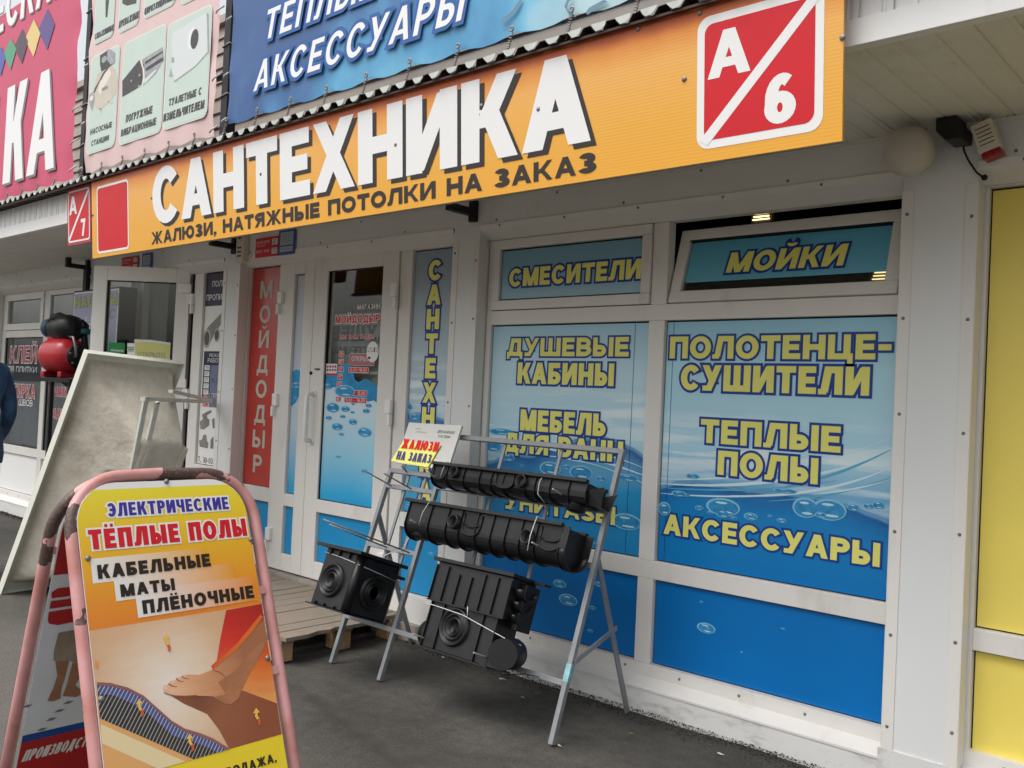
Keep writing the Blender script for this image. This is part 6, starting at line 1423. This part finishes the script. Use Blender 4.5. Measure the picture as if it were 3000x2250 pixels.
# poster words
VIO = mat('violet_print', (.055,.035,.30), .35); CHAR = mat('charcoal_print', (.025,.018,.015), .35)
text('ЭЛЕКТРИЧЕСКИЕ', FA, (314,1515), (665,1456), VIO, af, wt=.25, out=.13, outm=WHITE, off=.0016); text('ТЁПЛЫЕ ПОЛЫ', FA, (262,1612), (716,1519), REDP, af, wt=.29, out=.09, outm=WHITE, off=.0016)
def fade(BL, TR, name):
    u0, v0 = FA.uv(*BL); u1, v1 = FA.uv(*TR); c0 = FA.pt(u0,v0); m = bpy.data.materials.new(name); m.use_nodes = True; t = m.node_tree; b = t.nodes['Principled BSDF']; b.inputs['Roughness'].default_value = .35
    geo = t.nodes.new('ShaderNodeNewGeometry'); sx = t.nodes.new('ShaderNodeSeparateXYZ'); t.links.new(geo.outputs['Position'], sx.inputs[0]); r = t.nodes.new('ShaderNodeMapRange'); r.inputs[1].default_value = u0; r.inputs[2].default_value = u1; t.links.new(sx.outputs[1], r.inputs[0])
    mx = t.nodes.new('ShaderNodeMix'); mx.data_type = 'RGBA'; mx.inputs[6].default_value = (.78,.77,.75,1); zc = (c0.z-z_of(300,1880))/(z_of(480,1425)-z_of(300,1880)); mx.inputs[7].default_value = (.77,.22+.4*zc,.032,1); t.links.new(r.outputs[0], mx.inputs[0]); t.links.new(mx.outputs[2], b.inputs['Base Color'])
    MB().poly(FA, [(u0,v0),(u1,v0),(u1,v1),(u0,v1)], {'patch_a': .0012, 'patch_b': .0015, 'patch_c': .0018}[name]).build('fading_patch_print', m, af)
fade((272,1710), (600,1605), 'patch_a'); fade((340,1762), (680,1650), 'patch_b'); fade((404,1811), (740,1688), 'patch_c')
text('КАБЕЛЬНЫЕ', FA, (287,1697), (612,1622), CHAR, af, wt=.32, off=.0026); text('МАТЫ', FA, (354,1750), (508,1694), CHAR, af, wt=.32, off=.0026); text('ПЛЁНОЧНЫЕ', FA, (419,1800), (739,1715), CHAR, af, wt=.32, off=.0026)
text('ПРОДАЖА,', FA, (640,2284), (806,2206), CHAR, af, wt=.27, off=.0022); text('МОНТАЖ', FA, (600,2345), (800,2262), CHAR, af, wt=.2, off=.0022) if False else None
mb = MB()
for px, py in ((487,1411),(257,1636),(734,1581),(783,1928),(297,2048)):
    u, v = FA.uv(px, py); mb.lathe(FA.pt(u,v,.002), FA.n, [(0,.008),(.003,.007),(.005,.003),(.0051,0)], 10)
mb.build('screw_heads', SCREW, af, kind='stuff')
for pl_, v in ((AP,.62),(AP,.30),(AP,.86)):
    for y_, s_ in ((yl,1),(yr,-1)): MB().obox(pl_.o, pl_.ex, pl_.ey, pl_.n, (y_+(.012 if s_ > 0 else -.045), y_+(.045 if s_ > 0 else -.012), v-.012, v+.012, .011, .0155)).build('lug', PINK, af)
# rear sheet
RB = Plane(RP.pt(0,0,.022), RP.ex, RP.ey); ru0, ru1 = RB.uv(52,2218)[0], yr-.03; rvt = vt2-.03
rpost = [(ru0,.07),(ru1,.07)]+[p for p in rrect(ru0,ru1,.07,rvt,.11,8) if p[1] > .6]
GSH = mat('pale_grey_sheet', (.68,.72,.76), .4, var=.04); MB().slab(RB, rpost, 0, .004).build('rear_sheet', GSH, af)
vr = RB.uv(250,1675)[1]; pts = [(max(ru0,min(ru1,a)), max(vr, b)) for a, b in rpost]
REDS = mat('red_sheet_print', (.42,.02,.02), .4, var=.05); MB().poly(RB, [(ru0+.002,vr),(ru1-.002,vr)]+[p for p in rrect(ru0+.002,ru1-.002,.07,rvt-.002,.11,8) if p[1] > .6], .001).build('red_print', REDS, af)
vbl = RB.uv(150*.5425, 1350+1478*.5425)[1]; vrd = RB.uv(130*.5425, 1350+1520*.5425)[1]
rect_uv(RB, ru0+.002, ru1-.002, vrd, vbl, mat('blue_stripe_print', (.015,.07,.28), .4), af, 'blue_stripe_print', .001); rect_uv(RB, ru0+.002, ru1-.002, .075, vrd, REDS, af, 'red_print', .001)
text('ПРОИЗВОДСТВО', RB, (61,2232), (290,2146), PAPER, af, wt=.2, off=.002, ital=.25)
RT = lambda pts, m, s=K2, oy=1750, off=.0018: MB().poly(RB, [RB.uv(a*s, oy+b*s) for a, b in pts], off).build('rear_print', m, af)
RT([(500,1440),(560,1402),(800,1375),(800,1420),(725,1455),(660,1480),(498,1500)], REDS, .3015, 1300); RT([(492,1526),(660,1506),(725,1480),(830,1460),(830,1520),(725,1545),(690,1572),(478,1602)], REDS, .3015, 1300); RT([(472,1632),(700,1596),(850,1560),(850,1700),(560,1760),(472,1745),(462,1710)], REDS, .3015, 1300)
BEI = mat('beige_trousers_print', (.30,.24,.18), .5, var=.25, vscale=14); SK2 = mat('shin_print', (.34,.17,.095), .5, var=.2, vscale=20)
RT([(440,265),(585,240),(680,230),(680,470),(600,490),(540,485),(525,468),(520,478),(400,475),(405,400)], BEI); RT([(415,480),(520,480),(490,600),(462,690),(455,760),(400,782),(355,778),(400,685),(430,590)], SK2, off=.0016); RT([(545,490),(640,490),(620,570),(565,660),(625,705),(620,725),(570,750),(470,742),(500,660)], SK2, off=.0016)
for a, b in ((205,818),(515,790),(450,852),(388,917),(318,993)): RT([(a-45,b+14),(a-8,b-10),(a+42,b-14),(a+5,b+8)], GREYP)

# ================================================================ person at the left edge
def person(loc, face, label):
    """one skinned surface, posed standing with the weight on one leg; face = heading angle"""
    p = empty('person', loc, label, 'person')
    J = {'pel':(0,0,.95),'sp1':(0,.01,1.10),'sp2':(0,.0,1.27),'ch':(0,-.01,1.40),'nk':(0,.0,1.52),'hd0':(0,.015,1.59),'hd1':(0,.02,1.67),'hd2':(0,.01,1.76)}
    Rr = {'pel':(.155,.12),'sp1':(.150,.112),'sp2':(.172,.125),'ch':(.165,.115),'nk':(.062,.062),'hd0':(.070,.080),'hd1':(.082,.098),'hd2':(.070,.080)}
    E = [('pel','sp1'),('sp1','sp2'),('sp2','ch'),('ch','nk'),('nk','hd0'),('hd0','hd1'),('hd1','hd2')]
    for s, n_ in ((1,'l'),(-1,'r')):
        fx = .06 if s > 0 else -.10
        J.update({n_+'h':(s*.095,0,.90), n_+'t':(s*.105,fx*.3,.70), n_+'k':(s*.11,fx*.6+.02,.50), n_+'c':(s*.112,fx*.8-.01,.32), n_+'a':(s*.115,fx-.02,.10), n_+'f':(s*.12,fx+.03,.05), n_+'toe':(s*.135,fx+.15,.035),
                  n_+'s':(s*.175,0,1.45), n_+'u':(s*.225,-.02,1.30), n_+'e':(s*.245,-.03,1.14), n_+'m':(s*.245,.03,1.01), n_+'w':(s*.235,.09,.90), n_+'p':(s*.232,.105,.85)})
        Rr.update({n_+'h':(.098,.105), n_+'t':(.088,.092), n_+'k':(.072,.075), n_+'c':(.074,.076), n_+'a':(.066,.066), n_+'f':(.045,.045), n_+'toe':(.042,.035), n_+'s':(.075,.07), n_+'u':(.066,.066), n_+'e':(.056,.058), n_+'m':(.050,.052), n_+'w':(.033,.03), n_+'p':(.038,.026)})
        E += [('pel',n_+'h'),(n_+'h',n_+'t'),(n_+'t',n_+'k'),(n_+'k',n_+'c'),(n_+'c',n_+'a'),(n_+'a',n_+'f'),(n_+'f',n_+'toe'),('ch',n_+'s'),(n_+'s',n_+'u'),(n_+'u',n_+'e'),(n_+'e',n_+'m'),(n_+'m',n_+'w'),(n_+'w',n_+'p')]
        for k, (dx, dy, ln) in enumerate(((-.004,.028,.070),(-.002,.010,.080),(0,-.008,.075),(.002,-.024,.058))):
            base_ = Vector(J[n_+'p'])
            a = base_+Vector((dx, dy, -.03)); b = a+Vector((-s*.006, .008, -ln*.5)); c = b+Vector((-s*.018, .010, -ln*.45))
            for q, v, r in ((0,a,.011),(1,b,.010),(2,c,.008)): J[f'{n_}g{k}{q}'] = tuple(v); Rr[f'{n_}g{k}{q}'] = (r, r)
            E += [(n_+'p', f'{n_}g{k}0'), (f'{n_}g{k}0', f'{n_}g{k}1'), (f'{n_}g{k}1', f'{n_}g{k}2')]
        a = Vector(J[n_+'w'])+Vector((-s*.018,.030,-.035)); b = a+Vector((-s*.008,.022,-.035))
        J[n_+'th0'] = tuple(a); J[n_+'th1'] = tuple(b); Rr[n_+'th0'] = (.013,.013); Rr[n_+'th1'] = (.010,.010); E += [(n_+'w',n_+'th0'),(n_+'th0',n_+'th1')]
    names = list(J); idx = {n_: i for i, n_ in enumerate(names)}; ca_, sa_ = math.cos(face), math.sin(face)
    rotv = lambda v: (v[0]*ca_-v[1]*sa_, v[0]*sa_+v[1]*ca_, v[2])
    me = bpy.data.meshes.new('body'); me.from_pydata([rotv(J[n_]) for n_ in names], [(idx[a], idx[b]) for a, b in E], [])
    o = bpy.data.objects.new('body', me); col.objects.link(o); sk = o.modifiers.new('skin', 'SKIN'); sk.use_smooth_shade = True
    for i, n_ in enumerate(names): me.skin_vertices[0].data[i].radius = Rr[n_]; me.skin_vertices[0].data[i].use_root = (n_ == 'pel')
    ss = o.modifiers.new('sub', 'SUBSURF'); ss.levels = 2; ss.render_levels = 2
    dg = bpy.context.evaluated_depsgraph_get(); bm_ = bpy.data.meshes.new_from_object(o.evaluated_get(dg)); bpy.data.objects.remove(o)
    o = bpy.data.objects.new('body', bm_); col.objects.link(o); o.parent = p
    SK = mat('skin', (.42,.24,.17), .5, var=.05); DEN = mat('blue_denim', (.022,.055,.13), .8, var=.55, vscale=6, bump=.4, bscale=40, dirt=.5, dirtc=(.05,.12,.22), dscale=5, dthr=.52); CAM_ = mat('dark_camouflage', (.030,.027,.022), .85, var=.5, vscale=9, dirt=.8, dirtc=(.055,.042,.030), dscale=12, dthr=.5); SH = mat('black_shoe', (.015,.014,.013), .4)
    bm_.materials.clear()
    for m in (SK, DEN, CAM_, SH): bm_.materials.append(m)
    for f in bm_.polygons:
        c = f.center; r = math.hypot(c.x*ca_+c.y*sa_, 0); z = c.z
        if z < .10: mi = 3
        elif abs(c.x*ca_+c.y*sa_) > .185 and z < .915: mi = 0
        elif z < .88: mi = 2
        elif z < 1.51: mi = 1
        else: mi = 0
        f.material_index = mi; f.use_smooth = True
    def local(mb, name, m, **k):
        mb.v = [tuple(Vector(rotv(v))+Vector(loc)) for v in mb.v]; return mb.build(name, m, p, **k)
    # jacket hem and collar, hair, face
    n = 28; vs = []
    for z, a, b in ((.80,.185,.150),(.86,.190,.152),(.95,.186,.146),(1.06,.176,.136)):
        for k in range(n): t_ = 2*math.pi*k/n; vs.append((a*math.cos(t_)*(1+.03*math.sin(5*t_+z*20)), b*math.sin(t_)*(1+.03*math.sin(7*t_)), z))
    mb = MB().add(vs, [(i*n+k, i*n+(k+1)%n, (i+1)*n+(k+1)%n, (i+1)*n+k) for i in range(3) for k in range(n)], 0, True); local(mb, 'jacket_hem', DEN)
    mb = MB().lathe((0,.0,1.475), (0,.05,1), [(0,.095),(.03,.085),(.06,.080),(.065,.075)], 20); local(mb, 'collar', DEN)
    HAIR = mat('dark_hair', (.03,.02,.015), .7, bump=.5, bscale=90)
    mb = MB(); n = 18; vs = []
    for i in range(7):
        ph = math.pi/2*i/6*1.05
        for k in range(n):
            t_ = 2*math.pi*k/n; fr_ = 1 if math.sin(t_) < .3 else .92
            vs.append((.092*math.sin(ph)*math.cos(t_), -.008+.108*math.sin(ph)*math.sin(t_)*fr_, 1.695+.118*math.cos(ph)))
    mb.add(vs, [(i*n+k, (i+1)*n+k, (i+1)*n+(k+1)%n, i*n+(k+1)%n) for i in range(6) for k in range(n)], 0, True); local(mb, 'hair', HAIR)
    mb = MB().add([(-.012,.105,1.665),(.012,.105,1.665),(0,.135,1.650),(0,.100,1.70)], [(0,1,2),(1,3,2),(3,0,2)], 0, True)
    local(mb, 'nose', SK)
    for s in (1,-1): mb = MB().lathe((s*.032,.098,1.695), (0,1,0), [(-.004,.011),(.003,.008),(.005,0)], 10); local(mb, 'eye', INK); mb = MB().lathe((s*.088,.0,1.68), (s,0,0), [(-.01,.026),(.008,.022),(.010,.0)], 10); local(mb, 'ear', SK)
    mb = MB().add([(-.024,.103,1.628),(.024,.103,1.628),(.018,.110,1.620),(-.018,.110,1.620)], [(0,1,2,3)]); local(mb, 'mouth', REDS)
    return p
pl_ = at_z(-94, 1690, 0); person((pl_.x, pl_.y, 0), R_(115), 'person in blue denim jacket and dark camouflage trousers at the left edge')

# ================================================================ litter and grit along the wall
GRIT = mat('dark_grit', (.030,.026,.023), .95, var=.4, vscale=40)
mb = MB(); random.seed(11)
def crumb(x, y, z, r):
    v = [(x+random.uniform(-r,r), y+random.uniform(-r,r), z+random.uniform(0,r*1.2)) for _ in range(3)]+[(x+random.uniform(-r,r)*.4, y+random.uniform(-r,r)*.4, z+r*random.uniform(.5,1.6))]
    mb.add(v, [(0,1,3),(1,2,3),(2,0,3),(0,2,1)])
for _ in range(9000):
    x = random.uniform(-3.9,.6); d = abs(random.gauss(0,.05)); crumb(x, -.004-d, -.006+.016*max(0,1-d*14), random.uniform(.002,.0065))
for _ in range(900):
    x = random.uniform(-7,.6); y = random.uniform(-2.2,-.05); crumb(x, y, -.004, random.uniform(.0015,.004))
for _ in range(1400): crumb(random.uniform(-10.8,-8.4), -.004-abs(random.gauss(0,.05)), -.004, random.uniform(.004,.010))
mb.build('grit', GRIT, origin=(0,0,0), kind='stuff')
SCR = mat('scrap_paper', (.42,.40,.36), .8, var=.1); LEAF = mat('dry_leaf', (.14,.10,.05), .8)
for i, (px, py, s_, m, lb_, ct) in enumerate(((1297,1927,.020,TIE,'small white stub lying under the ribbed sand trap box','litter'), (1471,1991,.032,SCR,'torn pale scrap on the asphalt right of the sand trap box','litter'), (1577,2033,.030,LEAF,'crumpled brown scrap between the rack and the plinth','litter'), (1638,2186,.016,SCR,'pale chip beside the foot of the right rack leg','litter'), (2108,2210,.022,SCR,'thin white chip on the dark grit near the plinth','litter'), (1530,2045,.018,SCR,'tiny pale chip left of the crumpled brown scrap','litter'), (1850,2150,.025,LEAF,'dry leaf lying beyond the rear rack leg','leaf'), (1020,1882,.010,SCR,'white speck on the asphalt under the square basin','litter'))):
    c = at_z(px, py, .002); a = random.random()*6; n = 7; vs = [(c.x, c.y, .010)]
    for k in range(n): t_ = 2*math.pi*k/n; r = s_*random.uniform(.5,1)*(1 if k % 2 else .55); vs.append((c.x+math.cos(t_+a)*r*1.2, c.y+math.sin(t_+a)*r*.6, .002+random.uniform(0,.006)))
    MB().add(vs, [(0,k+1,(k+1)%n+1) for k in range(n)]).build('scrap', m, label=lb_, cat=ct)
